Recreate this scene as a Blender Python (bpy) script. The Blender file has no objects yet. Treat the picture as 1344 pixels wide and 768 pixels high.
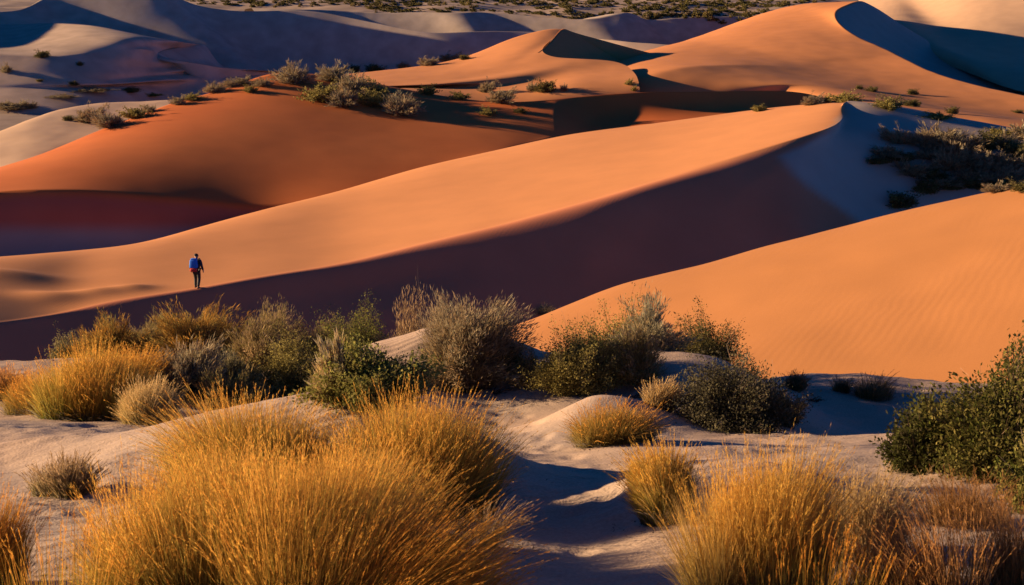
import bpy, bmesh, math, random
import numpy as np
from mathutils import Vector, noise
from mathutils.bvhtree import BVHTree

SC = bpy.context.scene
COL = SC.collection
rng = np.random.default_rng(7)
random.seed(7)

# ------------------------------------------------------------------ camera
H = 24.0                       # height of the eye above the low desert floor
FPX = 1867.0                   # focal length for a 1344 px wide frame (50 mm)
PITCH = math.atan((384 + 60) / FPX)
cp, sp = math.cos(PITCH), math.sin(PITCH)
cam_data = bpy.data.cameras.new('camera')
cam = bpy.data.objects.new('camera', cam_data)
COL.objects.link(cam)
cam.location = (0, 0, H)
cam.rotation_euler = (math.pi / 2 - PITCH, 0, 0)
cam_data.lens = 50.0
cam_data.sensor_width = 36.0
cam_data.clip_end = 9000
cam_data.clip_start = 0.1
cam_data.dof.use_dof = True
cam_data.dof.focus_distance = 30.0
cam_data.dof.aperture_fstop = 9.0
SC.camera = cam


def at(px, py, D):
    """The point at forward distance D metres on the line of sight through a place in the photograph."""
    a = (px - 672.0) / FPX
    b = -(py - 384.0) / FPX
    y = cp + b * sp
    z = -sp + b * cp
    return np.array([a / y * D, D, H + z / y * D])


def sight(px, py):
    a = (px - 672.0) / FPX
    b = -(py - 384.0) / FPX
    return Vector((a, cp + b * sp, -sp + b * cp)).normalized()


def project(P):
    P = np.asarray(P, float)
    x, y, z = P[..., 0], P[..., 1], P[..., 2] - H
    depth = y * cp - z * sp
    up = y * sp + z * cp
    return 672 + FPX * x / depth, 384 - FPX * up / depth


# ------------------------------------------------------------------ naming
def tag(o, label, cat=None, group=None, kind=None):
    if label: o['label'] = label
    if cat: o['category'] = cat
    if group: o['group'] = group
    if kind: o['kind'] = kind
    return o


def empty(name, loc, rz=0.0):
    o = bpy.data.objects.new(name, None)
    COL.objects.link(o)
    o.location = loc
    o.rotation_euler = (0, 0, rz)
    return o


def mesh_obj(name, verts, faces, mat, parent=None, col=None, smooth=True):
    """faces: (n,4) or (n,3) int array."""
    verts = np.asarray(verts, np.float32)
    faces = np.asarray(faces, np.int32)
    me = bpy.data.meshes.new(name)
    k = faces.shape[1]
    me.vertices.add(len(verts))
    me.vertices.foreach_set('co', verts.ravel())
    me.loops.add(faces.size)
    me.loops.foreach_set('vertex_index', faces.ravel())
    me.polygons.add(len(faces))
    me.polygons.foreach_set('loop_start', np.arange(0, faces.size, k, dtype=np.int32))
    me.polygons.foreach_set('loop_total', np.full(len(faces), k, np.int32))
    if smooth:
        me.polygons.foreach_set('use_smooth', np.ones(len(faces), bool))
    me.update(calc_edges=True)
    if col is not None:
        c = np.ones((len(verts), 4), np.float32)
        c[:, :3] = col
        at_ = me.color_attributes.new('tone', 'FLOAT_COLOR', 'POINT')
        at_.data.foreach_set('color', c.ravel())
    if mat is not None:
        me.materials.append(mat)
    o = bpy.data.objects.new(name, me)
    COL.objects.link(o)
    if parent is not None:
        o.parent = parent
    return o


# ------------------------------------------------------------------ splines and lofts
def nspline(t, P, T):
    """natural cubic spline through P (n,k) at knots t, evaluated at T"""
    n = len(t)
    P = np.asarray(P, float)
    if n == 2:
        w = ((T - t[0]) / (t[1] - t[0]))[:, None]
        return P[0] * (1 - w) + P[1] * w
    h = np.diff(t)
    A = np.zeros((n, n)); R = np.zeros((n, P.shape[1]))
    A[0, 0] = A[-1, -1] = 1
    for i in range(1, n - 1):
        A[i, i - 1] = h[i - 1]; A[i, i] = 2 * (h[i - 1] + h[i]); A[i, i + 1] = h[i]
        R[i] = 6 * ((P[i + 1] - P[i]) / h[i] - (P[i] - P[i - 1]) / h[i - 1])
    M = np.linalg.solve(A, R)
    i = np.clip(np.searchsorted(t, T) - 1, 0, n - 2)
    a = (t[i + 1] - T)[:, None]; b = (T - t[i])[:, None]; hh = h[i][:, None]
    return (M[i] * a ** 3 + M[i + 1] * b ** 3) / (6 * hh) + (P[i] / hh - M[i] * hh / 6) * a + (P[i + 1] / hh - M[i + 1] * hh / 6) * b


def pchip(t, P, T):
    """monotone cubic, for profiles that must not overshoot"""
    t = np.asarray(t, float); P = np.asarray(P, float)
    h = np.diff(t); d = np.diff(P) / h
    m = np.zeros(len(t))
    m[0], m[-1] = d[0], d[-1]
    for i in range(1, len(t) - 1):
        if d[i - 1] * d[i] > 0:
            w1 = 2 * h[i] + h[i - 1]; w2 = h[i] + 2 * h[i - 1]
            m[i] = (w1 + w2) / (w1 / d[i - 1] + w2 / d[i])
    T = np.clip(T, t[0], t[-1])
    i = np.clip(np.searchsorted(t, T) - 1, 0, len(t) - 2)
    s = (T - t[i]) / h[i]
    return ((2 * s ** 3 - 3 * s ** 2 + 1) * P[i] + (s ** 3 - 2 * s ** 2 + s) * h[i] * m[i]
            + (-2 * s ** 3 + 3 * s ** 2) * P[i + 1] + (s ** 3 - s ** 2) * h[i] * m[i + 1])


def row(pts, nu=240):
    """a line along a dune, given as (px, py, distance) -> nu points in the world"""
    p = np.array(pts, float)
    q = p.copy()
    q[:, 2] = np.log(p[:, 2])
    d = np.hypot(np.diff(p[:, 0]), np.diff(p[:, 1]))
    t = np.concatenate([[0], np.cumsum(np.sqrt(d))])     # centripetal
    s = np.linspace(0, 1, nu)
    # spread evenly by length on the picture
    fine = np.linspace(0, t[-1], 2000)
    F = nspline(t, q, fine)
    L = np.concatenate([[0], np.cumsum(np.hypot(np.diff(F[:, 0]), np.diff(F[:, 1])))])
    T = np.interp(s * L[-1], L, fine)
    Q = nspline(t, q, T)
    return np.array([at(a, b, math.exp(c)) for a, b, c in Q])


def off(r, dx, dy, dz):
    return r + np.array([dx, dy, dz])


def fbm(P, scale, seed=0.0, octaves=3):
    out = np.empty(len(P))
    for i, p in enumerate(P):
        out[i] = noise.fractal(Vector((p[0] / scale + seed, p[1] / scale - seed, seed * 1.7)), 1.0, 2.1, octaves)
    return out


def loft(rows, counts, creases=()):
    """rows: list of (nu,3); counts: samples between successive rows; a crease splits the cross spline"""
    nu = len(rows[0])
    cuts = [0] + list(creases) + [len(rows) - 1]
    R = np.array(rows)
    cols = []
    for u in range(nu):
        col = []
        for a, b in zip(cuts[:-1], cuts[1:]):
            P = R[a:b + 1, u]
            t = np.concatenate([[0], np.cumsum(np.maximum(np.sqrt(np.linalg.norm(np.diff(P, axis=0), axis=1)), 1e-3))])
            T = np.concatenate([np.linspace(t[k], t[k + 1], counts[a + k], endpoint=False) for k in range(len(t) - 1)])
            col.append(nspline(t, P, T))
        col.append(R[-1:, u])
        cols.append(np.concatenate(col))
    G = np.array(cols)              # nu, nv, 3
    return G


def smooth_grid(G, n, keep_v=()):
    for _ in range(n):
        S = G.copy()
        S[1:-1, 1:-1] = (G[1:-1, 1:-1] * 2 + G[:-2, 1:-1] + G[2:, 1:-1] + G[1:-1, :-2] + G[1:-1, 2:]) / 6
        for v in keep_v:
            S[:, v] = G[:, v]
        G = S
    return G


TERRAIN = []      # meshes that plants stand on


def sheet(name, G, mat, label, colfn, rough=(0.05, 6.0), seed=1.0, cat='sand dune'):
    nu, nv, _ = G.shape
    V = G.reshape(-1, 3).copy()
    if rough[0]:
        V[:, 2] += rough[0] * fbm(V, rough[1], seed)
    i = np.arange(nu - 1)[:, None] * nv + np.arange(nv - 1)[None, :]
    F = np.stack([i, i + nv, i + nv + 1, i + 1], -1).reshape(-1, 4)
    # faces up
    a, b, c = V[F[:, 0]], V[F[:, 1]], V[F[:, 2]]
    if np.mean(np.cross(b - a, c - a)[:, 2]) < 0:
        F = F[:, ::-1]
    o = mesh_obj(name, V, F, mat, col=colfn(V))
    tag(o, label, cat, kind='structure')
    TERRAIN.append((V, F))
    return o


def ss(a, b, x):
    t = np.clip((x - a) / (b - a), 0, 1)
    return t * t * (3 - 2 * t)


# ------------------------------------------------------------------ materials
def nodes(name):
    m = bpy.data.materials.new(name)
    m.use_nodes = True
    nt = m.node_tree
    for n in list(nt.nodes):
        nt.nodes.remove(n)
    out = nt.nodes.new('ShaderNodeOutputMaterial')
    return m, nt, out


def sand_material(name, ripple=0.35, grain=0.25, ripple_scale=9.0, rot=0.5, patch=0.05, speckle=0.0):
    m, nt, out = nodes(name)
    N, L = nt.nodes.new, nt.links.new
    b = N('ShaderNodeBsdfPrincipled')
    b.inputs['Roughness'].default_value = 0.95
    b.inputs['Specular IOR Level'].default_value = 0.12
    L(b.outputs[0], out.inputs[0])
    at_ = N('ShaderNodeAttribute'); at_.attribute_name = 'tone'
    tc = N('ShaderNodeTexCoord')
    n1 = N('ShaderNodeTexNoise'); n1.inputs['Scale'].default_value = 0.35; n1.inputs['Detail'].default_value = 5
    L(tc.outputs['Object'], n1.inputs['Vector'])
    n2 = N('ShaderNodeTexNoise'); n2.inputs['Scale'].default_value = 45; n2.inputs['Detail'].default_value = 3
    L(tc.outputs['Object'], n2.inputs['Vector'])
    mr = N('ShaderNodeMapRange'); mr.inputs['From Min'].default_value = 0.3; mr.inputs['From Max'].default_value = 0.7
    mr.inputs['To Min'].default_value = 1 - patch; mr.inputs['To Max'].default_value = 1 + patch
    L(n1.outputs['Fac'], mr.inputs['Value'])
    mr2 = N('ShaderNodeMapRange'); mr2.inputs['From Min'].default_value = 0.25; mr2.inputs['From Max'].default_value = 0.75
    mr2.inputs['To Min'].default_value = 1 - grain * 0.4; mr2.inputs['To Max'].default_value = 1 + grain * 0.4
    L(n2.outputs['Fac'], mr2.inputs['Value'])
    mu = N('ShaderNodeMath'); mu.operation = 'MULTIPLY'
    L(mr.outputs[0], mu.inputs[0]); L(mr2.outputs[0], mu.inputs[1])
    vm = N('ShaderNodeVectorMath'); vm.operation = 'SCALE'
    L(at_.outputs['Color'], vm.inputs[0]); L(mu.outputs[0], vm.inputs['Scale'])
    L(vm.outputs[0], b.inputs['Base Color'])
    # wind ripples and grain as relief
    mp = N('ShaderNodeMapping'); mp.inputs['Rotation'].default_value = (0, 0, rot)
    L(tc.outputs['Object'], mp.inputs['Vector'])
    wv = N('ShaderNodeTexWave'); wv.wave_type = 'BANDS'; wv.bands_direction = 'X'
    wv.inputs['Scale'].default_value = ripple_scale / 6.0
    wv.inputs['Distortion'].default_value = 5.0
    wv.inputs['Detail'].default_value = 2.0
    wv.inputs['Detail Scale'].default_value = 0.55
    L(mp.outputs[0], wv.inputs['Vector'])
    pm = N('ShaderNodeMapRange'); pm.inputs['From Min'].default_value = 0.42; pm.inputs['From Max'].default_value = 0.68
    n3 = N('ShaderNodeTexNoise'); n3.inputs['Scale'].default_value = 0.16; n3.inputs['Detail'].default_value = 3
    L(tc.outputs['Object'], n3.inputs['Vector']); L(n3.outputs['Fac'], pm.inputs['Value'])
    wm = N('ShaderNodeMath'); wm.operation = 'MULTIPLY'
    L(wv.outputs['Fac'], wm.inputs[0]); L(pm.outputs[0], wm.inputs[1])
    bp = N('ShaderNodeBump'); bp.inputs['Strength'].default_value = ripple; bp.inputs['Distance'].default_value = 0.02
    L(wm.outputs[0], bp.inputs['Height'])
    bp2 = N('ShaderNodeBump'); bp2.inputs['Strength'].default_value = grain; bp2.inputs['Distance'].default_value = 0.012
    L(n2.outputs['Fac'], bp2.inputs['Height']); L(bp.outputs[0], bp2.inputs['Normal'])
    L(bp2.outputs[0], b.inputs['Normal'])
    return m


ORANGE = np.array([0.59, 0.25, 0.092])
RED = np.array([0.53, 0.145, 0.034])
PALE = np.array([0.43, 0.335, 0.255])
FAR = np.array([0.40, 0.315, 0.235])
BUFF = np.array([0.55, 0.345, 0.20])
DUNE = sand_material('dune_sand', ripple=0.075, grain=0.2)
NEAR = sand_material('foreground_sand', ripple=0.3, grain=0.5, ripple_scale=14, rot=1.2)
FARS = sand_material('far_sand', ripple=0.0, grain=0.0, patch=0.15)


def flat(c):
    return lambda V: np.repeat(np.asarray(c)[None], len(V), 0)


# ------------------------------------------------------------------ light
SUN_EL, SUN_BACK = 11.5, 10.0       # degrees above the horizon; degrees behind square left
SUN_DIR = np.array([-math.cos(math.radians(SUN_BACK)) * math.cos(math.radians(SUN_EL)),
                    math.sin(math.radians(SUN_BACK)) * math.cos(math.radians(SUN_EL)),
                    math.sin(math.radians(SUN_EL))])
sl = bpy.data.lights.new('sun', 'SUN')
sun = bpy.data.objects.new('sun', sl)
COL.objects.link(sun)
sun.location = tuple(SUN_DIR * 100 + np.array([0, 0, H]))
sun.rotation_euler = Vector(tuple(SUN_DIR)).to_track_quat('Z', 'Y').to_euler()
sl.energy = 5.0
sl.angle = math.radians(0.6)
sl.color = (1.0, 0.70, 0.42)
w = bpy.data.worlds.new('World')
SC.world = w
w.use_nodes = True
wt = w.node_tree
bg = wt.nodes['Background']
sky = wt.nodes.new('ShaderNodeTexSky')
sky.sky_type = 'NISHITA'
sky.sun_disc = False
sky.sun_elevation = math.radians(SUN_EL)
sky.sun_rotation = math.atan2(SUN_DIR[0], SUN_DIR[1])
sky.ozone_density = 6.0
sky.dust_density = 0.0
sky.air_density = 0.4
sky.altitude = 2500
tint = wt.nodes.new('ShaderNodeMix')
tint.data_type = 'RGBA'; tint.blend_type = 'MULTIPLY'
tint.inputs['Factor'].default_value = 1.0
for n_ in tint.inputs:
    if n_.name == 'A' and n_.type == 'RGBA': wt.links.new(sky.outputs[0], n_)
    if n_.name == 'B' and n_.type == 'RGBA': n_.default_value = (0.27, 1.12, 1.4, 1)
for n_ in tint.outputs:
    if n_.type == 'RGBA': wt.links.new(n_, bg.inputs['Color'])
bg.inputs['Strength'].default_value = 0.05
SC.view_settings.view_transform = 'Standard'
SC.view_settings.look = 'None'
SC.view_settings.exposure = 1.38
SC.view_settings.gamma = 1.0
SC.cycles.max_bounces = 6
SC.cycles.diffuse_bounces = 2
SC.cycles.transmission_bounces = 3
SC.cycles.transparent_max_bounces = 4
# ================================================================== TERRAIN
# ---- low desert floor reaching the horizon
def ground_sheet():
    xs = np.concatenate([np.linspace(-4000, -400, 14)[:-1], np.linspace(-400, 400, 161), np.linspace(400, 4000, 14)[1:]])
    ys = np.concatenate([np.linspace(-600, -40, 6)[:-1], np.linspace(-40, 230, 46)[:-1], np.linspace(230, 720, 130)[:-1], np.linspace(720, 5000, 24)])
    X, Y = np.meshgrid(xs, ys, indexing='ij')
    G = np.stack([X, Y, np.zeros_like(X)], -1)
    V = G.reshape(-1, 3)
    f = fbm(V, 55, 3.1, 4)
    far = ss(345, 375, V[:, 1])
    out = 1 - ss(1200, 3000, np.hypot(V[:, 0], V[:, 1]))
    z = -22.0 + 6.3 * far + (1.3 * f * far + 0.4 * f * (1 - far)) * out
    z += 1.6 * np.maximum(0, 0.8 - np.abs(fbm(V, 30, 9.4, 2)) * 2.2) * far * out
    z += 1.5 * np.exp(-((V[:, 0] + 75) / 40) ** 2 - ((V[:, 1] - 190) / 35) ** 2)
    G[..., 2] = (H + z).reshape(X.shape)
    return G
sheet('ground', ground_sheet(), FARS, 'pale scrub covered desert floor stretching away behind the dunes', flat(FAR * np.array([0.85, 0.78, 0.75])), (0, 1), cat='ground')

# ---- foreground bank (height field)
FG_D = [-14, -6, 0, 4, 7.5, 11, 15, 19, 22, 24.5, 27, 31, 37, 45, 55]
FG_Z = [0.2, -0.9, -1.9, -2.6, -3.3, -4.1, -5.1, -6.1, -6.78, -7.65, -9.0, -11.2, -14.2, -18.5, -22]
HUMMOCKS = []     # x, y, rx, ry, h, tilt of the small sand mounds the tufts hold together
def hummock(px, py, D, rx, ry, h):
    p = at(px, py, D)
    HUMMOCKS.append((p[0], D, rx, ry, h))
hummock(800, 585, 15.4, 0.85, 0.7, 0.30)
hummock(590, 520, 20.5, 1.9, 1.8, 0.55)
hummock(720, 530, 19.0, 1.0, 1.2, 0.2)
hummock(900, 530, 20.0, 1.5, 1.6, 0.6)
hummock(420, 650, 10.5, 1.6, 1.3, 0.25)
hummock(330, 500, 23.0, 3.0, 1.6, 0.45)
hummock(900, 690, 9.9, 0.9, 0.9, 0.1)
hummock(980, 720, 9.3, 0.9, 0.8, 0.25)
hummock(780, 530, 19.5, 0.9, 1.2, 0.10)
hummock(640, 510, 20.5, 1.2, 0.9, 0.42)
hummock(480, 520, 20.0, 1.8, 1.2, 0.30)
hummock(340, 640, 11.0, 1.3, 1.0, 0.35)
hummock(540, 640, 11.0, 0.9, 0.9, 0.35)
hummock(130, 545, 19.0, 1.1, 0.9, 0.28)
hummock(215, 552, 18.5, 0.7, 0.6, 0.18)
hummock(960, 545, 19.0, 1.2, 1.0, 0.25)
hummock(1060, 510, 22.5, 0.8, 0.8, 0.16)
hummock(1140, 516, 22.0, 1.0, 0.7, 0.18)
hummock(1270, 600, 14.0, 1.4, 1.1, 0.30)
hummock(70, 640, 11.5, 0.8, 0.7, 0.22)

def fg_height(x, y):
    x = np.asarray(x, float); y = np.asarray(y, float)
    z = pchip(FG_D, FG_Z, y)
    side = x / np.maximum(y, 4.0)
    # trough of the trodden path, winding down the middle
    cx = np.interp(y, [4, 7.5, 11, 15, 19, 23], [0.35, 0.45, 0.45, -0.05, -0.25, 0.1])
    wd = np.interp(y, [4, 8, 12, 16, 22], [0.75, 0.75, 0.7, 0.6, 0.8])
    z = z - 0.13 * np.exp(-((x - cx) / wd) ** 2) * ss(3, 6, y) * (1 - ss(19, 23, y))
    z = z - 0.55 * ss(1.6, 5.5, x) * ss(12, 15.5, y) * (1 - ss(18.5, 21.5, y))
    # left shoulder slightly higher, right flat
    z = z + 0.35 * ss(0.05, 0.4, -side) * ss(16, 21, y) * (1 - ss(24, 30, y))
    for hx, hy, rx, ry, h in HUMMOCKS:
        r = ((x - hx) / rx) ** 2 + ((y - hy) / ry) ** 2
        z = z + h * np.exp(-r * 1.1)
    return z

PRINTS = []
for i_ in range(30):
    y_ = 8.2 + i_ * 0.47
    PRINTS.append((float(np.interp(y_, [4, 7.5, 11, 15, 19, 23], [0.55, 0.62, 0.5, 0.1, -0.15, 0.2])) + (0.16 if i_ % 2 else -0.16) + random.uniform(-.07, .07), y_ + random.uniform(-.1, .1), random.uniform(-.3, .3)))
def fg_sheet():
    nu, nv = 420, 620
    u = np.linspace(-1, 1, nu)
    # rows denser near the eye
    D = np.concatenate([np.linspace(-14, 4, 40)[:-1], 4 * (26 / 4.0) ** np.linspace(0, 1, 500), np.linspace(26, 55, 81)[1:]])
    w = 3.0 + 0.55 * np.maximum(D, 2.0)
    X = u[:, None] * w[None]; Y = np.repeat(D[None], nu, 0)
    Z = fg_height(X, Y)
    P = np.stack([X, Y, Z], -1).reshape(-1, 3)
    f1 = fbm(P, 1.6, 2.2, 4)
    # wind-cut ledges and scuffs running along the slope
    Q = P.copy(); Q[:, 0] *= 0.35; Q[:, 1] = P[:, 1] * 1.6 + 0.25 * np.sin(P[:, 0] * 2.2)
    f2 = fbm(Q, 0.33, 5.7, 3)
    f3 = fbm(P, 0.16, 8.8, 2)
    m = ss(-0.1, 0.5, fbm(P, 1.1, 4.4, 2))
    for fx, fy, fa in PRINTS:
        dx, dy = P[:, 0] - fx, P[:, 1] - fy
        u_, v_ = dx * math.cos(fa) + dy * math.sin(fa), -dx * math.sin(fa) + dy * math.cos(fa)
        r2 = (u_ / 0.075) ** 2 + (v_ / 0.17) ** 2
        P[:, 2] += np.where(r2 < 12, -0.016 * np.exp(-r2 * 0.9) + 0.007 * np.exp(-((np.sqrt(r2) - 1.7) / 0.5) ** 2), 0)
    P[:, 2] += 0.07 * f1 + 0.034 * np.abs(f2) * (0.35 + m) + 0.012 * f3 * (0.3 + m)
    P[:, 2] += H
    return P.reshape(nu, len(D), 3)
def fg_col(V):
    f = fbm(V, 2.5, 6.6, 3)[:, None]
    return np.array([0.41, 0.295, 0.205]) * (1 + 0.06 * f) + np.array([0.03, -0.005, -0.02]) * f
sheet('sand_bank', fg_sheet(), NEAR, 'pale trodden foreground sand bank with a winding path between grass tufts', fg_col, (0, 1), cat='sand bank')

# ---- smooth dune that rises to the right behind the bank
def plane_row(pts, a=-9.26, b=0.30):
    """points on the leaning flank: height follows the sideways position"""
    out = []
    for px, py in pts:
        A = at(px, py, 1.0)
        sx, sz = A[0], A[2] - H
        D = a / (sz - b * sx)
        out.append((px, py, D))
    return out
crest = plane_row([(330, 520), (400, 500), (480, 478), (560, 455), (640, 437), (700, 419), (800, 379), (900, 353), (1000, 325), (1100, 298), (1200, 272), (1344, 245), (1500, 214), (1700, 176)])
crest = [(px, py, D * 1.03) for px, py, D in crest]
mid = plane_row([(330, 535), (400, 522), (480, 506), (560, 490), (640, 480), (700, 472), (800, 448), (900, 432), (1000, 412), (1100, 395), (1200, 376), (1344, 352), (1500, 330), (1700, 300)])
low = plane_row([(330, 560), (400, 560), (480, 560), (560, 560), (640, 560), (700, 560), (800, 560), (900, 560), (1000, 560), (1100, 556), (1200, 550), (1344, 540), (1500, 530), (1700, 510)], -8.95, 0.22)
rc, rm, rl = row(crest), row(mid), row(low)
G = loft([off(rc, 8, 15, -8.5), off(rc, 1.6, 3.2, -1.3), rc, rm, rl, off(rl, 0, -6, -1.5)], [12, 16, 40, 40, 12])
sheet('sand_dune', G, DUNE, 'smooth orange dune rising to the right behind the bushes, lit all over',
      lambda V: ORANGE * np.array([0.70, 0.70, 0.62]) + 0 * V, (0.06, 5.0), 2.0)

# ---- main dune with the walker on its crest
mcrest = [(-260, 455, 56.5), (-80, 432, 62.3), (70, 412, 68), (150, 395, 70), (250, 379, 72), (350, 361, 74.5), (448, 345, 77), (548, 321, 79.2), (648, 297, 81), (748, 270, 83), (798, 256, 84), (896, 227, 86.5), (996, 197, 89), (1063, 177, 91.5), (1096, 165, 94.5), (1107, 152, 99), (1106, 139, 104), (1130, 139, 104.5), (1180, 145, 104.5), (1229, 155, 104), (1289, 166, 103), (1400, 186, 101), (1560, 215, 97)]
msil = [(-260, 352, 73.5), (-80, 342, 78.5), (40, 334, 81.3), (110, 328, 84), (183, 319, 86), (260, 299, 91), (360, 272, 98), (448, 250, 104), (548, 221, 110), (648, 198, 114), (741, 178, 117), (820, 167, 118), (896, 157, 118), (960, 148, 117), (1020, 141, 114), (1060, 137.5, 111), (1090, 136, 108.5), (1112, 136.5, 107.5), (1140, 138, 107), (1180, 143.5, 106.5), (1229, 153, 106), (1289, 164, 105), (1400, 184, 103), (1560, 213, 99)]
mmid = [(-260, 472, 55.5), (-80, 450, 61.1), (70, 430, 66.9), (150, 418, 68.5), (250, 405, 70.4), (350, 395, 72.6), (448, 384, 74.8), (548, 367, 76.6), (648, 349, 77.8), (748, 333, 79), (798, 322, 79.9), (896, 289, 82.4), (960, 259, 84.6), (1010, 232, 86.6), (1045, 211, 88.6), (1075, 196, 91.2), (1105, 186, 94.5), (1140, 183, 96.8), (1190, 187, 97.6), (1229, 193, 97.4), (1289, 204, 96.4), (1400, 225, 94), (1560, 254, 90)]
mlow = [(-260, 492, 54.5), (-80, 472, 60), (70, 455, 65.7), (150, 447, 67.2), (250, 438, 68.9), (350, 429, 70.9), (448, 420, 72.8), (548, 410, 74), (648, 399, 75.5), (748, 390, 76.5), (798, 383, 77.6), (896, 358, 79.2), (960, 340, 80.9), (1010, 320, 82.4), (1050, 300, 83.4), (1085, 281, 86.4), (1120, 268, 89.5), (1160, 260, 92), (1200, 259, 93), (1240, 261, 93), (1289, 268, 92), (1400, 285, 89.5), (1560, 312, 86)]
NU = 440
rc, rs, rmi, rlo = row(mcrest, NU), row(msil, NU), row(mmid, NU), row(mlow, NU)
pxs, pys = project(rc)
wr = 0.25 + 0.75 * (1 - ss(820, 1040, pxs))                 # width of the rounded shoulder
def part(f, bulge):
    r = rc * (1 - f) + rmi * f
    r[:, 2] += bulge * wr * (rc[:, 2] - rmi[:, 2])
    return r
b1 = part(0.25, 0.24)
b2 = part(0.58, 0.22)
b4 = off(rlo, 2.0, -3.2, -2.2)
b5 = off(b4, 2, -9, -1.6)
b6 = off(b5, 3, -14, -3.0)
rsb = off(rs, -4, 9, -3.2); rsc = off(rs, -7, 26, -9.5)
midlit = 0.5 * (rc + rs); midlit[:, 2] += 0.25
G = loft([rsc, rsb, rs, midlit, rc, b1, b2, rmi, rlo, b4, b5, b6], [10, 14, 26, 26, 8, 8, 8, 16, 8, 8, 6], creases=(4,))
for bx, by, br, bl, bh in ((75, 393, 1.8, 1.0, 0.32), (128, 385, 1.3, 0.8, 0.26), (176, 379, 1.1, 0.7, 0.22), (12, 361, 3.2, 1.0, 0.24)):
    c = row([(bx - 1, by, 72), (bx, by, 72), (bx + 1, by, 72)], 3)[1]
    gp = G.reshape(-1, 3)
    ppx, ppy = project(gp)
    near = (np.abs(ppx - bx) < 60) & (np.abs(ppy - by) < 6) & (gp[:, 1] < 84)
    if near.any():
        c = gp[near][np.argmin((ppx[near] - bx) ** 2 + 25 * (ppy[near] - by) ** 2)].copy()
        gp[:, 2] += bh * np.exp(-((gp[:, 0] - c[0]) / br) ** 2 - ((gp[:, 1] - c[1]) / bl) ** 2)
    G = gp.reshape(G.shape)
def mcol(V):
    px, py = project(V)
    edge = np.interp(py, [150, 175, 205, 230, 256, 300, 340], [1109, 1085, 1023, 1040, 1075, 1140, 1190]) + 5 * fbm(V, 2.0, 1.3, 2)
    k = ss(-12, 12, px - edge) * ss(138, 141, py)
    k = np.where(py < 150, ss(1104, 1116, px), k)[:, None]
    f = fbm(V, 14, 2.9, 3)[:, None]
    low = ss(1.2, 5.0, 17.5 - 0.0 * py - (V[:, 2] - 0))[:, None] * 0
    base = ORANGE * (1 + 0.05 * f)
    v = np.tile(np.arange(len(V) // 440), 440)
    r = (ss(72, 86, v))[:, None]                 # plum of the shade put into the slip slope's colour
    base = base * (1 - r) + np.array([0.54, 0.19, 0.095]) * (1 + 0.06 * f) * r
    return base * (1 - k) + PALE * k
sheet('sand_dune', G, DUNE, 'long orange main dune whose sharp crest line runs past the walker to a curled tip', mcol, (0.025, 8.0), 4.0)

# ---- red dune behind it on the left
rcrest = [(-260, 300, 100), (-120, 256, 111), (0, 219, 118), (60, 200, 122), (133, 170, 127), (187, 150, 131), (233, 133, 135), (283, 120, 139), (333, 103, 143), (363, 96, 145), (410, 97, 146.5), (455, 103, 147), (500, 111, 146.5), (560, 122, 145), (631, 132, 142), (695, 133, 141), (760, 127, 144.5), (850, 121, 146.3), (950, 120, 149), (1030, 119.5, 151.3), (1080, 128, 153), (1140, 150, 153)]
rmid = [(-260, 330, 94), (-120, 280, 103), (0, 238, 110), (60, 226, 111), (133, 205, 112.5), (200, 185, 115), (270, 170, 118.5), (330, 160, 122.5), (380, 158, 125), (430, 161, 126), (480, 167, 126), (530, 170, 128), (580, 167, 131), (630, 158, 134), (690, 145, 137), (725, 148, 137.5), (780, 149, 141.5), (860, 145, 143.6), (950, 142, 146.1), (1030, 140, 148.3), (1080, 146, 149.5), (1140, 162, 149)]
rlow = [(-260, 300, 93), (-120, 268, 98), (0, 252, 100.5), (60, 249.5, 101), (133, 252, 102), (200, 258, 103), (270, 264, 104.2), (350, 271, 105), (420, 262, 106.5), (480, 248, 109.5), (530, 236, 112.5), (580, 222, 116), (640, 203, 121), (690, 189, 126), (741, 178, 131), (780, 178, 135), (860, 168, 134.6), (930, 162, 136.6), (1030, 158, 139), (1080, 165, 141), (1140, 180, 145)]
NU = 360
rc, rm, rl = row(rcrest, NU), row(rmid, NU), row(rlow, NU)
pxl, pyl = project(rl)
ul = np.arange(NU)
pxc, pyc = project(rc)
m = 1 - ss(640, 740, pxl)
bulge = 0.9 * ss(-150, 150, pxc) * (1 - ss(230, 520, pxc))
rmx = 0.5 * (rc + rl); rmx[:, 2] += 0.35 + bulge
rm = rm * (1 - m[:, None]) + rmx * m[:, None]
k = (1 - ss(340, 480, pxl))
s1 = rl.copy(); s1[:, 0] += 1.7; s1[:, 1] -= 1.3; s1[:, 2] -= 0.45 + 0.95 * k
s2 = rl.copy(); s2[:, 0] += 4.6; s2[:, 1] -= 3.2; s2[:, 2] -= 1.1 + 2.3 * k
s3 = rl.copy(); s3[:, 0] += 4.0; s3[:, 1] -= 12.0; s3[:, 2] -= 3.0 + 1.0 * k
s4 = rl.copy(); s4[:, 0] += 3.0; s4[:, 1] -= 26.0; s4[:, 2] -= 4.5 - 0.6 * k
G = loft([off(rc, -6, 14, -8), off(rc, -1, 5, -1.5), rc, rm, rl, s1, s2, s3, s4], [10, 14, 34, 34, 6, 8, 8, 6], creases=(2, 4))
iu = int(np.argmax(pxl > 735)); G[:iu, 24:92] = smooth_grid(G[:iu, 24:92], 1500)
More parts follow.
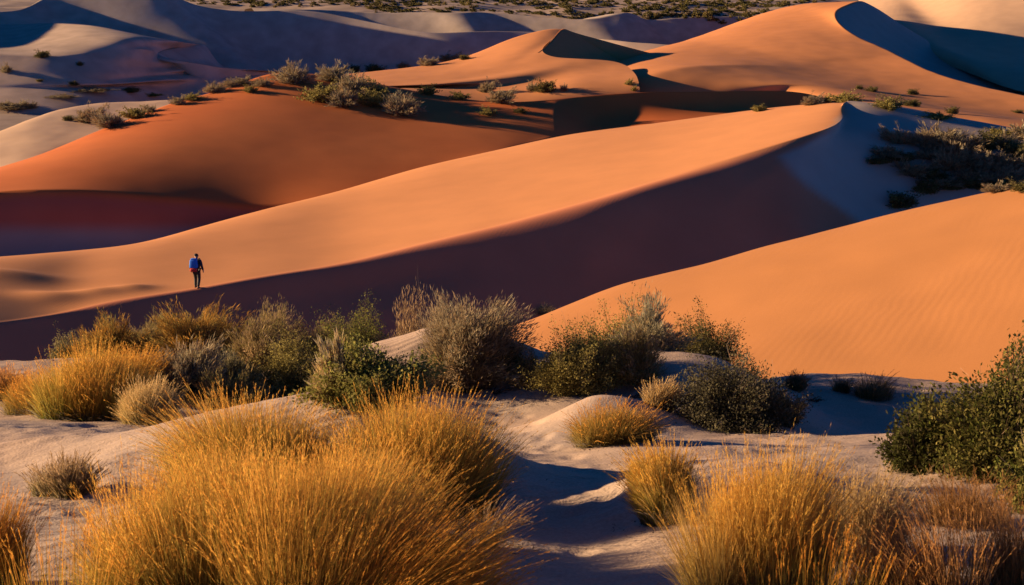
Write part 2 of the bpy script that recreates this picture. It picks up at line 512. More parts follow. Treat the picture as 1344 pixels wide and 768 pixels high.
def rcol(V):
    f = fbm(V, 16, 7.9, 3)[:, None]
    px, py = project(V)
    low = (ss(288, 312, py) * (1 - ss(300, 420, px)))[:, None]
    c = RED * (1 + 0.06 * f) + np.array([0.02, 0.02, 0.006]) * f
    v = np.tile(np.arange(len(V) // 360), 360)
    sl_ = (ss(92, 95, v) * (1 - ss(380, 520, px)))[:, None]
    c = c * (1 - sl_) + np.array([0.42, 0.12, 0.065]) * sl_  # dark plum shade painted into the slip face colour
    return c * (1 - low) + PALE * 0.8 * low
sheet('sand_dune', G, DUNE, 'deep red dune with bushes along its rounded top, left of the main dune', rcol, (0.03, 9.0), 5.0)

# ---- orange dune with the curved slip face behind the red one
NU = 260
a0 = row([(330, 109, 172), (380, 104, 176), (458, 97, 181), (548, 87, 187), (615, 73, 193), (665, 53, 199), (705, 41, 203), (725, 38, 205), (738, 38.3, 206)], NU)
a1 = row([(330, 112, 167), (420, 106, 171), (510, 99, 175), (590, 89, 181), (650, 73, 187), (700, 56, 193), (727, 50, 197)], NU)
a2 = row([(330, 114, 163), (420, 110, 165), (520, 105, 168), (610, 96, 173), (665, 84, 178), (712, 65, 187)], NU)
a3 = row([(330, 115, 161), (440, 112, 162), (540, 109, 164), (620, 102, 168), (680, 90, 174), (712, 78, 179), (735, 75.5, 180)], NU)
a4 = row([(330, 116, 159), (440, 114, 160), (550, 112, 161), (630, 107, 164), (690, 98, 168), (730, 88, 173), (765, 81, 176), (800, 80, 177)], NU)
a5 = row([(330, 118, 158), (440, 116, 161), (550, 115, 163), (640, 113, 164), (700, 107, 166), (745, 97, 169), (790, 92, 171), (830, 93, 169)], NU)
a6 = row([(330, 121, 155), (440, 124, 154), (550, 130, 153), (620, 137, 153), (680, 137, 153), (740, 131, 154), (790, 127, 155), (840, 123, 156)], NU)
G = loft([off(a0, -9, 30, -12), off(a0, -3, 10, -4.5), off(a0, -0.8, 2.5, -0.8), a0, a1, a2, a3, a4, a5, a6, off(a6, 0, -2.5, -4)], [8, 8, 8, 10, 10, 10, 10, 10, 16, 6], creases=(3,))
sheet('sand_dune', G, DUNE, 'small orange dune with a curved dark slip face below its peak, mid distance',
      lambda V: ORANGE * np.array([0.98, 0.94, 0.92]) + 0 * V, (0.06, 7.0), 6.0)
NU = 120
e0 = row([(706, 69, 184.5), (712, 64.5, 187), (727, 49.5, 197), (738, 38, 206), (748, 40.5, 207.5), (780, 50, 210), (830, 63.5, 214), (890, 78, 216), (960, 92, 214)], NU)
tt = np.linspace(0, 1, NU)
ang = np.interp(tt, [0, 0.2, 0.4, 0.55, 1], [0.1, -0.05, -0.5, -0.95, -1.1])
def inside(d, dz):
    r = e0.copy(); r[:, 0] += d * np.cos(ang); r[:, 1] += d * np.sin(ang); r[:, 2] -= dz
    return r
G = loft([off(e0, -6, 20, -9), off(e0, -1, 3, -1.6), e0, inside(1.5, 0.8), inside(6, 3.5), inside(11, 5.5), inside(17, 6.5)], [6, 6, 4, 10, 10, 8], creases=(2,))
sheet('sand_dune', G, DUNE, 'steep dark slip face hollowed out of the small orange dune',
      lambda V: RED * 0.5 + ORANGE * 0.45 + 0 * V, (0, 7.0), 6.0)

# ---- tall dune at the upper right
NU = 300
tcrest = row([(1162, 32, 325), (1155, 22, 303), (1146, 12, 287), (1137, 4, 273), (1129, 1.5, 262), (1106, 9, 248), (1096, 17, 240), (1099, 28, 231), (1112, 40, 222), (1129, 50, 215), (1155, 61, 206), (1179, 73, 198), (1213, 90, 187), (1263, 107, 177), (1344, 125, 167), (1450, 145, 158), (1600, 170, 150)], NU)
tmid = row([(1110, 22, 330), (1085, 8, 303), (1045, 7, 281), (1010, 25, 252), (1000, 40, 231), (1005, 55, 214), (1025, 70, 201), (1060, 86, 189), (1110, 104, 177), (1170, 122, 167), (1250, 140, 159), (1340, 155, 153), (1480, 174, 147)], NU)
tlow = row([(1085, 20, 345), (1030, 13, 312), (960, 32, 275), (896, 54.5, 250), (862, 63, 233), (836, 74, 209), (824, 84, 191), (820, 94, 177), (824, 104, 169), (840, 112, 165.5), (880, 117, 164.5), (930, 119, 164.5), (990, 120, 164.5), (1050, 125, 162), (1120, 150, 144), (1200, 162, 138), (1300, 176, 133), (1440, 196, 127)], NU)
ptx, pty = project(tlow)
fk = 1 - ss(85, 118, pty)
tft = tlow.copy(); tft[:, 0] -= 1 + 13 * fk; tft[:, 1] += -2 + 8 * fk; tft[:, 2] -= 4.5 + 2 * fk
q1 = tcrest.copy(); q1[:, 0] += 3.0; q1[:, 1] += 0.5; q1[:, 2] -= 1.5
q2 = tcrest.copy(); q2[:, 0] += 14; q2[:, 1] += 3; q2[:, 2] -= 7.5
q3 = tcrest.copy(); q3[:, 0] += 26; q3[:, 1] += 6; q3[:, 2] -= 9.5
q3[:, 2] = np.maximum(q3[:, 2], H - 21)
q4 = q3.copy(); q4[:, 0] += 26; q4[:, 1] += 8; q4[:, 2] -= 1.0
G = loft([q4, q3, q2, q1, tcrest, tmid, tlow, tft], [6, 10, 12, 8, 40, 40, 8], creases=(4,))
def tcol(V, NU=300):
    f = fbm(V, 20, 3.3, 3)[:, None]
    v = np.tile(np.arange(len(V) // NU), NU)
    k = (1 - ss(34, 36, v))[:, None]  # shaded side past the crest coloured paler, so its shade turns bluer
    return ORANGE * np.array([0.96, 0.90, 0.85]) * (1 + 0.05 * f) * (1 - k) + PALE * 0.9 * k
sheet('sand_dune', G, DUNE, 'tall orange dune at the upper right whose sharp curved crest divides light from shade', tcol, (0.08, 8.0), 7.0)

# ---- pale dune beyond it
NU = 160
w1 = row([(1120, -14, 430), (1176, -15, 400), (1260, -30, 362), (1344, -40, 340), (1480, -50, 320)], NU)
w2 = row([(1130, 6, 360), (1176, 1, 345), (1213, 20, 312), (1263, 43, 280), (1344, 50, 270), (1480, 60, 262)], NU)
w3 = row([(1150, 40, 285), (1190, 50, 272), (1240, 66, 252), (1280, 80, 238), (1350, 92, 228), (1480, 100, 225)], NU)
G = loft([off(w1, 15, 30, -9), w1, w2, w3, off(w3, 0, -20, -3)], [10, 40, 20, 8])
sheet('sand_dune', G, DUNE, 'buff sunlit dune at the top right corner, beyond the shaded slip face', flat(BUFF), (0.1, 9), 8.0)

# ---- pale sand rise at the left, between the red dune and the far valley
NU = 200
def crow(pts, n):
    return row([(a, b, c * 0.86) for a, b, c in pts], n)
c1 = crow([(-200, 250, 138), (-80, 205, 150), (0, 172, 160), (50, 153, 167), (100, 139, 175), (167, 134, 182), (217, 132, 187), (300, 128, 192), (400, 124, 196)], NU)
c2 = crow([(-200, 290, 122), (-80, 245, 132), (0, 214, 140), (50, 196, 146), (100, 178, 154), (167, 163, 162), (217, 152, 168), (300, 140, 176), (400, 134, 182)], NU)
G = loft([off(c1, 2, 12, -4), off(c1, 0.5, 4, -1.0), c1, c2, off(c2, 0, -14, -1.5), off(c2, 0, -26, -6)], [8, 8, 24, 14, 8])
sheet('sand_dune', G, DUNE, 'low pale tan rise at the left edge behind the red dune', flat(BUFF * np.array([1, 1.05, 1.1])), (0.1, 6.0), 9.0)

# ---- far pale dunes at the upper left
def prow(pts, n):
    return row([(a, b, c * float(np.interp(a, [-200, 0, 190, 262, 440], [1.0, 1.0, 1.0, 1.0, 1.0]))) for a, b, c in pts], n)
NU = 220
r0 = prow([(-200, 42, 240), (-80, 36, 243), (0, 33, 244), (40, 31, 243), (115, 33, 232), (190, 47, 226), (230, 54, 230), (262, 58.5, 240)], NU)
r1 = prow([(-200, 56, 212), (-80, 52, 217), (0, 50, 227), (60, 49, 223), (120, 50, 217), (170, 54, 216), (200, 59, 222), (222, 64, 230)], NU)
r2 = prow([(-200, 68, 205), (-80, 70, 205), (0, 72, 205), (85, 73.5, 206), (130, 68.5, 210), (165, 65, 213), (188, 64.5, 216), (198, 66.5, 218), (207, 69.5, 222)], NU)
r3 = prow([(-200, 80, 202.6), (-80, 84, 202.4), (0, 86, 202.5), (85, 86, 203.4), (150, 82, 208.9), (180, 78, 213), (205, 75, 219), (214, 74.5, 220.5)], NU)
r4 = prow([(-200, 97, 199.8), (-80, 100, 199.8), (0, 100, 199.8), (85, 100, 200.8), (150, 96, 206.3), (205, 88, 217), (226, 83, 219), (240, 80, 219)], NU)
r5 = prow([(-200, 110, 197.6), (-80, 112, 197.6), (0, 112, 197.6), (85, 112, 198.6), (150, 108, 204), (205, 99, 215), (250, 92, 218.5), (290, 88.5, 220.5)], NU)
r6 = prow([(-200, 118, 196), (-80, 120, 196), (0, 120, 196), (85, 120, 197.2), (150, 117, 202.4), (205, 114, 212), (250, 108, 216), (290, 104, 219), (360, 96.5, 224.5), (440, 104, 224.5)], NU)
G = loft([off(r0, 2, 34, -10), off(r0, 0, 14, -5.0), off(r0, 0, 4, -1.4), r0, r1, r2, r3, r4, r5, r6, off(r6, 2, -10, -3)], [6, 8, 8, 14, 14, 10, 10, 8, 8, 6], creases=(3, 5))
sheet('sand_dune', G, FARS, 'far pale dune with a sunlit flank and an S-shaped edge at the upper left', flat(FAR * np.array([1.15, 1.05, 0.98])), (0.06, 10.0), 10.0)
NU = 120
e0 = prow([(268, 58, 244), (262, 58.7, 240), (222, 64.2, 230), (207, 69.5, 222), (216, 75, 219), (240, 80, 218), (290, 88.5, 220), (360, 96, 224), (440, 104, 224)], NU)
tt = np.linspace(0, 1, NU)
ang = np.interp(tt, [0, 0.15, 0.3, 0.45, 1], [-0.9, -0.7, 0.0, 0.5, 0.7])
def inside(d, dz):
    r = e0.copy(); r[:, 0] += d * np.cos(ang); r[:, 1] += d * np.sin(ang); r[:, 2] -= dz
    return r
G = loft([off(e0, -1.2, -0.3, -0.25), e0, inside(1.5, 0.8), inside(4, 2.4), inside(9, 4.0), inside(18, 5.0)], [3, 4, 6, 8, 8], creases=(1,))
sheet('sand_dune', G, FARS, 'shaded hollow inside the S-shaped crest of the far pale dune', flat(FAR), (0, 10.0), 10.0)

NU = 260
f1 = row([(-200, 40, 250), (-60, 26, 250), (0, 16.5, 253), (30, 12.5, 256), (57, -2, 262), (100, -28, 266), (150, -44, 268), (190, -32, 268), (245, 2, 268), (290, 12, 268), (340, 14.5, 268), (400, 15, 268), (440, 20, 267), (500, 31, 264), (560, 42, 261), (590, 43, 261), (640, 41, 262), (720, 43, 262), (800, 52, 256), (900, 60, 252)], NU)
drop = f1[:, 2] - (H - 21.6)
def slip(fr):
    r = f1.copy(); d = drop * fr
    r[:, 0] += 0.78 * d / 0.52; r[:, 1] -= 0.62 * d / 0.52; r[:, 2] -= d
    return r
f2, f3, f4 = slip(0.35), slip(0.85), off(slip(1.0), 6, -8, -0.2)
f5 = off(f4, 10, -16, -3)
G = loft([off(f1, -10, 40, -12), off(f1, -3, 8, -2.4), f1, f2, f3, f4, f5], [8, 12, 20, 14, 14, 8], creases=(2,))
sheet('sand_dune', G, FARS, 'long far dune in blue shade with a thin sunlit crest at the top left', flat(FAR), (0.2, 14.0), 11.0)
g1 = row([(330, 10, 352), (380, 12, 350), (440, 14, 352), (500, 17, 352), (560, 16, 350), (600, 16.5, 348), (640, 17, 350), (700, 22, 348), (740, 25, 346), (775, 25, 345), (800, 20, 347), (820, 17, 349), (834, 20, 350), (848, 26, 350), (875, 25, 351), (910, 23, 353), (960, 22, 356), (1050, 20, 362)], NU)
drop = g1[:, 2] - (H - 21.8)
def slip(fr):
    r = g1.copy(); d = drop * fr
    r[:, 0] += 0.62 * d / 0.55; r[:, 1] -= 0.78 * d / 0.55; r[:, 2] -= d
    return r
g2, g3 = slip(0.5), slip(1.0)
G = loft([off(g1, -8, 40, -3.5), off(g1, -3, 8, -0.7), g1, g2, g3, off(g3, 0, -20, -3)], [8, 8, 14, 8, 6], creases=(2,))
sheet('sand_dune', G, FARS, 'low far sand ledge below the scrub plain, its near side in shade', flat(FAR), (0.2, 12.0), 12.0)

NU = 120
h0 = np.array([[-122 - 6 * math.sin(k * 3), 188 + 127 * k, H - 21 + 20.8 * math.sin(math.pi * k) ** 0.5] for k in np.linspace(0, 1, NU)])  # ridge out of view, added to cast shade over the far-left valley
G = loft([off(h0, -75, 6, -22), off(h0, -34, 3, -8.5), off(h0, -6, 0, -0.5), h0, off(h0, 4, -1, -2.4), off(h0, 17, -4, -11.5), off(h0, 30, -8, -22)], [10, 10, 6, 6, 10, 10], creases=(3,))
sheet('sand_dune', G, FARS, 'unseen pale dune added beyond the left edge to shade the far valley', flat(FAR), (0.4, 16.0), 13.0)

ALLV = np.concatenate([v for v, f in TERRAIN])
_o = 0; ALLF = []
for v, f in TERRAIN:
    ALLF.append(f + _o); _o += len(v)
BVH = BVHTree.FromPolygons([tuple(map(float, p)) for p in ALLV], [tuple(map(int, q)) for q in np.concatenate(ALLF)])
EYE = Vector((0, 0, H))
def stand(px, py, near=2.0):
    d = sight(px, py)
    hit = BVH.ray_cast(EYE + d * near, d, 6000)
    return hit[0]
def ground_at(x, y):
    hit = BVH.ray_cast(Vector((x, y, H + 40)), Vector((0, 0, -1)), 200)
    return hit[0]
# ================================================================== PLANTS
def leaf_material(name, trans=0.35, rough=0.6):
    m, nt, out = nodes(name)
    N, L = nt.nodes.new, nt.links.new
    a = N('ShaderNodeAttribute'); a.attribute_name = 'tone'
    d = N('ShaderNodeBsdfDiffuse'); t = N('ShaderNodeBsdfTranslucent')
    mx = N('ShaderNodeMixShader'); mx.inputs[0].default_value = trans
    L(a.outputs['Color'], d.inputs['Color']); L(a.outputs['Color'], t.inputs['Color'])
    L(d.outputs[0], mx.inputs[1]); L(t.outputs[0], mx.inputs[2])
    L(mx.outputs[0], out.inputs[0])
    return m
BLADE = leaf_material('grass_blade', 0.5)
LEAF = leaf_material('shrub_leaf', 0.30)
TWIG = leaf_material('shrub_twig', 0.0)


def unit(v):
    return v / np.maximum(np.linalg.norm(v, axis=-1, keepdims=True), 1e-9)


def ribbons(paths, width, tone):
    """paths (n,k,3); width (n,k); tone (n,k,3) -> verts, faces, colours of flat tapering blades"""
    n, k, _ = paths.shape
    tan = np.gradient(paths, axis=1)
    ref = unit(rng.normal(size=(n, 1, 3)) * np.array([1, 1, 0.15]))
    side = unit(np.cross(tan, np.repeat(ref, k, 1)))
    L = paths - side * width[..., None] * 0.5
    R = paths + side * width[..., None] * 0.5
    V = np.stack([L, R], 2).reshape(-1, 3)
    C = np.repeat(tone[:, :, None, :], 2, 2).reshape(-1, 3)
    b = (np.arange(n)[:, None] * k + np.arange(k - 1)[None]) * 2
    F = np.stack([b, b + 1, b + 3, b + 2], -1).reshape(-1, 4)
    return V, F, C


def quads(P, U, W, tone):
    """leaf-shaped quads at P along U with half width W"""
    V = np.stack([P, P + U * 0.5 + W, P + U, P + U * 0.5 - W], 1).reshape(-1, 3)
    F = np.arange(len(P) * 4).reshape(-1, 4)
    return V, F, np.repeat(tone, 4, 0)


def join(*parts):
    o = 0; Vs, Fs, Cs = [], [], []
    for V, F, C in parts:
        Vs.append(V); Fs.append(F + o); Cs.append(C); o += len(V)
    return np.concatenate(Vs), np.concatenate(Fs), np.concatenate(Cs)


GOLD = np.array([0.74, 0.37, 0.07])
STRAW = np.array([0.58, 0.40, 0.17])
RUST = np.array([0.40, 0.205, 0.065])
OLIVE = np.array([0.225, 0.185, 0.055])
GREEN = np.array([0.125, 0.14, 0.028])
SAGE = np.array([0.30, 0.26, 0.155])
DARK = np.array([0.08, 0.072, 0.032])
TAN = np.array([0.37, 0.25, 0.13])


def tuft_blades(n, radius, height, spread, base, tip, wid, lean=(0.0, 0.0), k=6, droop=0.12, hvar=0.35, squash=1.0):
    a = rng.uniform(0, 2 * math.pi, n)
    r = radius * np.sqrt(rng.uniform(0, 1, n))
    root = np.stack([r * np.cos(a), r * np.sin(a) * squash, np.zeros(n)], -1)
    h = height * (1 - hvar * rng.uniform(0, 1, n) ** 1.3) * (1 - 0.22 * (r / radius) ** 2)
    az = a + rng.normal(0, 0.5, n)
    out = spread * height * (0.25 + 0.75 * r / radius) * rng.uniform(0.5, 1.3, n)
    t = np.linspace(0, 1, k)[None, :]
    bend = t ** 1.7
    X = root[:, :1] + (out * np.cos(az))[:, None] * bend + lean[0] * h[:, None] * t ** 1.9
    Y = root[:, 1:2] + (out * np.sin(az))[:, None] * bend + lean[1] * h[:, None] * t ** 1.9
    q = np.hypot(out, 0)[:, None] / h[:, None]
    Z = h[:, None] * (t - droop * q * t ** 3 * 2.2)
    wob = rng.normal(0, 0.012 * height, (n, 1)) * np.sin(t * 5 + rng.uniform(0, 6, (n, 1)))
    P = np.stack([X + wob, Y - wob, Z - 0.03], -1)
    w = wid * rng.uniform(0.6, 1.3, (n, 1)) * (1 - 0.82 * t ** 1.5)
    pick = rng.uniform(0, 1, (n, 1, 1))
    f = np.clip(t[..., None] * rng.uniform(0.75, 1.6, (n, 1, 1)) - rng.uniform(0.05, 0.5, (n, 1, 1)), 0, 1)
    tone = base * (1 - f) + tip * f
    tone = tone * rng.uniform(0.62, 1.3, (n, 1, 1)) * (1 + 0.12 * (pick - 0.5) * np.array([1, 0.2, -1]))
    return P, w, np.clip(tone, 0.004, 0.8)


PLANTED = []
def make_tuft(name, loc, W, Ht, kind='gold', n=1800, lean=(0.08, -0.02), seeds=0.12, wid=0.0045, spread=None, base=None, tip=None, squash=1.0, body=0.76, label=None, cat='grass', group=None):
    kinds = {'gold': (GREEN * 1.7, GOLD), 'green': (GREEN * 1.6, GOLD * np.array([0.9, 1.0, 1.0])), 'straw': (OLIVE * 1.3, STRAW),
             'rust': (RUST * 0.6, RUST * 1.15), 'dry': (TAN * 0.6, STRAW * 1.05), 'dusk': (OLIVE * 0.7, RUST * 0.9), 'deep': (GREEN * 1.3, GOLD * np.array([0.86, 0.80, 0.7]))}
    b, t = kinds[kind]
    n = int(n * 2.3); wid = wid * 0.64; seeds = seeds / 2.0
    if base is not None: b = base
    if tip is not None: t = tip
    e = empty(name, loc)
    rad = W * body * 0.5
    sp = spread if spread is not None else 0.20 * W / max(Ht, 1e-3)
    # several tussocks of unlike height, lean and colour grow together
    nt_ = 1 if n < 300 else random.randint(6, 9)
    spots = []
    for i in range(nt_):
        a_ = rng.uniform(0, 2 * math.pi); r_ = 0 if i == 0 else rad * rng.uniform(0.3, 0.8)
        spots.append((r_ * math.cos(a_), r_ * math.sin(a_) * squash, 1.0 if nt_ == 1 else rad * (0.78 if i == 0 else rng.uniform(0.4, 0.62)), 1.0 if i == 0 else rng.uniform(0.7, 1.08),
                      lean[0] + rng.normal(0, 0.07) + 0.10 * math.cos(a_) * r_ / rad, lean[1] + rng.normal(0, 0.07), rng.uniform(0.0, 1.0), rng.uniform(0.8, 1.2)))
    if nt_ == 1:
        spots = [(0, 0, rad, 1.0, lean[0], lean[1], 0.3, 1.0)]
    tot = sum(s_[2] ** 1.5 for s_ in spots)
    grey = np.array([0.30, 0.25, 0.18])
    PP, ww, tt, SP, sw, st_ = [], [], [], [], [], []
    ns = int(n * seeds)
    for (ox, oy, rr_, hh, lx, ly, dead, br) in spots:
        m_ = max(12, int(n * rr_ ** 1.5 / tot))
        tip_ = (t * (1 - 0.35 * max(0, dead - 0.6) / 0.4) + grey * 0.35 * max(0, dead - 0.6) / 0.4) * br
        if kind in ('gold', 'green', 'deep') and nt_ > 1 and rng.uniform() < 0.4:
            tip_ = tip_ * 0.5 + np.array([0.30, 0.27, 0.06]) * 0.5
        P, w, tone = tuft_blades(m_, rr_, Ht * 0.9 * hh, sp * rad / max(rr_, 1e-3) * 0.55, b * br, tip_, wid, (lx, ly), squash=squash, hvar=0.5)
        P += np.array([ox, oy, 0]); PP.append(P); ww.append(w); tt.append(tone)
        m2 = max(6, m_ // 4)
        P, w, tone = tuft_blades(m2, rr_ * 1.1, Ht * 0.45 * hh, sp * 2.0, grey * 0.6, grey * 0.9, wid * 1.2, (lx, ly), squash=squash)
        P += np.array([ox, oy, 0]); PP.append(P); ww.append(w); tt.append(tone)
        if ns:
            P, w, tone = tuft_blades(max(3, int(ns * rr_ ** 1.5 / tot)), rr_ * 0.95, Ht * 1.1 * hh, sp * 1.3, b * 0.5 + t * 0.5, t * 1.05, wid * 1.5, (lx, ly), k=8, hvar=0.3, squash=squash)
            P += np.array([ox, oy, 0]); SP.append(P); sw.append(w); st_.append(tone)
    V, F, C = ribbons(np.concatenate(PP), np.concatenate(ww), np.concatenate(tt))
    mesh_obj('blades', V, F, BLADE, e, C)
    PLANTED.append((loc[0], loc[1], W))
    if ns:
        P, w, tone = np.concatenate(SP), np.concatenate(sw), np.concatenate(st_)
        ns = len(P)
        V, F, C = ribbons(P, w * 0.9, tone)
        # feathery seed spikelets over the top of each stalk
        m = 12
        f = rng.uniform(0.72, 1.0, (ns, m)) * 7
        i = np.clip(f.astype(int), 0, 6); fr = (f - i)[..., None]
        idx = np.arange(ns)[:, None]
        Q = P[idx, i] * (1 - fr) + P[idx, i + 1] * fr
        up = unit(P[idx, i + 1] - P[idx, i])
        U = (up + rng.normal(0, 0.13, up.shape)) * (0.018 + 0.02 * rng.uniform(0, 1, (ns, m, 1))) * (wid / 0.0045) ** 0.5
        Wd = unit(np.cross(U, rng.normal(size=U.shape))) * wid * 0.42
        tq = np.repeat((t * 1.1)[None], ns * m, 0) * rng.uniform(0.7, 1.3, (ns * m, 1))
        S = quads(Q.reshape(-1, 3), U.reshape(-1, 3), Wd.reshape(-1, 3), np.clip(tq, 0, 0.8))
        V, F, C = join((V, F, C), S)
        mesh_obj('seed_stalks', V, F, BLADE, e, C)
    tag(e, label, cat, group)
    return e


def shrub_geometry(W, Ht, depth=None, tips=260, leaves=26, leaf=0.03, tone=OLIVE, tone2=None, stems=True, upright=0.5, fine=False, lump=0.55, low=0.12, lean=(0, 0), seed=0.0, twig_w=0.006, dense=1.0):
    depth = depth or W
    tips = int(tips * dense)
    a = rng.uniform(0, 2 * math.pi, tips)
    el = np.arcsin(rng.uniform(low, 1.0, tips) ** 0.85)
    rr = rng.uniform(0.45, 1.0, tips) ** 0.6
    d = np.stack([np.cos(a) * np.cos(el), np.sin(a) * np.cos(el), np.sin(el)], -1)
    lumpy = np.array([noise.fractal(Vector((v[0] * 2.1 + seed, v[1] * 2.1, v[2] * 2.1 - seed)), 1.0, 2.0, 3) for v in d])
    rr = rr * np.clip(1 - lump * 0.5 + lump * lumpy * 1.3, 0.35, 1.25)
    T = d * rr[:, None] * np.array([W / 2, depth / 2, Ht])
    lean = (lean[0] + rng.normal(0, 0.12), lean[1])
    T[:, 0] += lean[0] * T[:, 2]; T[:, 1] += lean[1] * T[:, 2]
    root = T * np.array([0.16, 0.16, 0]) + rng.normal(0, 0.03 * W, (tips, 3)) * np.array([1, 1, 0])
    k = 6
    t = np.linspace(0, 1, k)[None, :, None]
    mid = root * 0.5 + T * 0.5
    mid[:, :2] = root[:, :2] * (0.5 + 0.25 * upright) + T[:, :2] * (0.5 - 0.25 * upright)
    mid[:, 2] = T[:, 2] * (0.5 + 0.12 * upright)
    P = root[:, None] * (1 - t) ** 2 + 2 * mid[:, None] * t * (1 - t) + T[:, None] * t ** 2
    P = P + rng.normal(0, 0.012 * W, P.shape) * t
    tone2 = tone if tone2 is None else tone2
    bark = np.array([0.16, 0.11, 0.07])
    stemmesh = None
    if stems:
        w = twig_w * (1.25 - t[..., 0]) * rng.uniform(0.6, 1.4, (tips, 1))
        tt = np.repeat(bark[None, None], tips, 0).repeat(k, 1) * rng.uniform(0.6, 1.3, (tips, 1, 1))
        nb = max(4, tips // 9)
        B = P[:nb] * np.array([1.12, 1.12, 1.16]) + rng.normal(0, 0.012 * W, P[:nb].shape)
        bw = w[:nb] * 0.9
        bt = np.broadcast_to(np.array([0.26, 0.20, 0.15]), (nb, k, 3)) * rng.uniform(0.6, 1.3, (nb, 1, 1))
        stemmesh = join(ribbons(P, w, tt), ribbons(P, w, tt), ribbons(B, bw, bt))
    # leaves in sprays along the outer part of every twig
    n = tips * leaves
    f = (1 - rng.uniform(0, 1, (tips, leaves)) ** 1.4 * 0.62) * (k - 1)
    i = np.clip(f.astype(int), 0, k - 2); fr = (f - i)[..., None]
    idx = np.arange(tips)[:, None]
    Q = P[idx, i] * (1 - fr) + P[idx, i + 1] * fr
    dirs = unit(P[idx, i + 1] - P[idx, i])
    spreadr = (0.03 if fine else 0.036) * (W * 0.5 + Ht * 0.5)
    Q = Q + np.clip(rng.normal(0, 1, Q.shape), -1.8, 1.8) * spreadr * np.array([1, 1, 0.8])
    Q[..., 2] = np.maximum(Q[..., 2], 0.01 + 0.02 * rng.uniform(0, 1, Q.shape[:2]))
    U = unit(dirs * (1.6 if fine else 0.7) + np.array([0, 0, 0.5 * upright]) + rng.normal(0, 0.45 if fine else 0.8, Q.shape))
    ln = leaf * rng.uniform(0.6, 1.5, (tips, leaves, 1)) * (2.4 if fine else 1.0)
    Wd = unit(np.cross(U, rng.normal(size=U.shape))) * ln * (0.055 if fine else 0.24)
    mixv = np.clip(rng.normal(0.5, 0.33, (tips, 1, 1)) + rng.normal(0, 0.15, (tips, leaves, 1)), 0, 1)
    tn = (tone * (1 - mixv) + tone2 * mixv) * rng.uniform(0.7, 1.3, (tips, leaves, 1)) * rng.uniform(0.8, 1.2, (tips, 1, 1))
    leafmesh = quads(Q.reshape(-1, 3), (U * ln).reshape(-1, 3), Wd.reshape(-1, 3), np.clip(tn.reshape(-1, 3), 0.004, 0.8))
    return leafmesh, stemmesh


def make_shrub(name, loc, label, cat='shrub', group=None, **kw):
    e = empty(name, loc)
    lm, sm = shrub_geometry(**kw)
    mesh_obj('foliage', *lm[:2], LEAF, e, lm[2])
    if sm is not None:
        mesh_obj('stems', *sm[:2], TWIG, e, sm[2])
    PLANTED.append((loc[0], loc[1], kw['W']))
    tag(e, label, cat, group)
    return e


def size(px, py, wpx, hpx, D=None):
    if D is None:
        p = stand(px, py)
    else:
        q = at(px, py, D); p = ground_at(q[0], D)
    s = p.y / FPX
    return p, wpx * s, hpx * s


# ---------------------------------------------------------------- foreground grass tufts
def T(px, py, w, h, label, D=None, **kw):
    p, W, Ht = size(px, py, w, h, D)
    return make_tuft('grass_tuft', p, W, Ht, label=label, **kw)

GA = 'golden grass tufts on the left of the path'
GB = 'golden grass tufts on the right of the path'
T(335, 640, 270, 145, 'golden tuft with a green heart, uppermost of the big golden mass left of the path', kind='gold', n=4200, wid=0.006, lean=(-0.05, 0), base=GREEN * 2.0, group=GA, body=0.76)
T(535, 662, 270, 172, 'rounded golden tuft with olive flank bulging over the left edge of the sandy path', kind='gold', n=5200, wid=0.006, lean=(0.03, 0), group=GA, body=0.78)
T(262, 805, 290, 245, 'tall golden tuft with a green patch at its heart, bottom left of the frame', kind='green', n=4200, wid=0.0052, lean=(-0.02, 0), tip=GOLD, group=GA, body=0.78)
T(400, 815, 350, 285, 'tall orange gold tuft with dense seed stalks before the rounded olive flanked one', kind='gold', n=4600, wid=0.005, seeds=0.16, lean=(0.10, 0), group=GA, body=0.78)
T(520, 830, 250, 215, 'golden tuft whose long stalks bend far over to the right beside the path', kind='deep', n=2600, wid=0.005, seeds=0.22, lean=(0.42, -0.05), group=GA, body=0.76)
T(90, 835, 200, 200, 'thin stand of tall rusty gold stalks in the bottom left corner', kind='deep', n=110, wid=0.005, seeds=0.5, lean=(0.06, 0), spread=0.16, group=GA, body=0.95)
T(-12, 770, 120, 165, 'brown gold tuft cut by the left edge of the frame', kind='deep', n=2200, wid=0.005, lean=(0.10, 0), group=GA, body=0.76)
T(80, 648, 95, 66, 'small dark olive tuft on the sand left of the golden mass', kind='dusk', n=1500, wid=0.006, seeds=0.2, tip=TAN, group=GA)
T(878, 676, 140, 122, 'green tuft with golden tips beside the path, smaller neighbour of the big golden one', kind='green', n=3600, wid=0.0058, lean=(-0.08, 0), base=GREEN * 2.0, group=GB, body=0.55)
T(990, 790, 235, 235, 'big round golden tuft with green base right of the path', kind='green', n=5600, wid=0.005, seeds=0.14, lean=(0.0, 0), base=OLIVE * 1.5, group=GB, body=0.76)
T(1128, 728, 130, 140, 'wispy tan tuft behind the big golden one right of the path', kind='dry', n=1500, wid=0.0052, seeds=0.25, lean=(0.03, 0), tip=STRAW * 0.8, group=GB, body=0.65)
T(1085, 830, 200, 165, 'sparse upright golden stalks at the bottom right, sand showing between them', kind='deep', n=150, wid=0.0065, seeds=0.6, lean=(0.04, 0), spread=0.12, group=GB, body=1.0)
T(1225, 800, 200, 180, 'rusty stalks leaning left below the dark leafy bush', kind='rust', n=330, wid=0.0055, seeds=0.6, lean=(-0.22, 0), tip=RUST * 1.25, spread=0.2, group=GB, body=0.8)
T(1330, 790, 180, 185, 'dense rust brown grass in the bottom right corner', kind='rust', n=620, wid=0.005, seeds=0.3, lean=(-0.12, 0), tip=RUST * 1.2, group=GB, body=0.75)
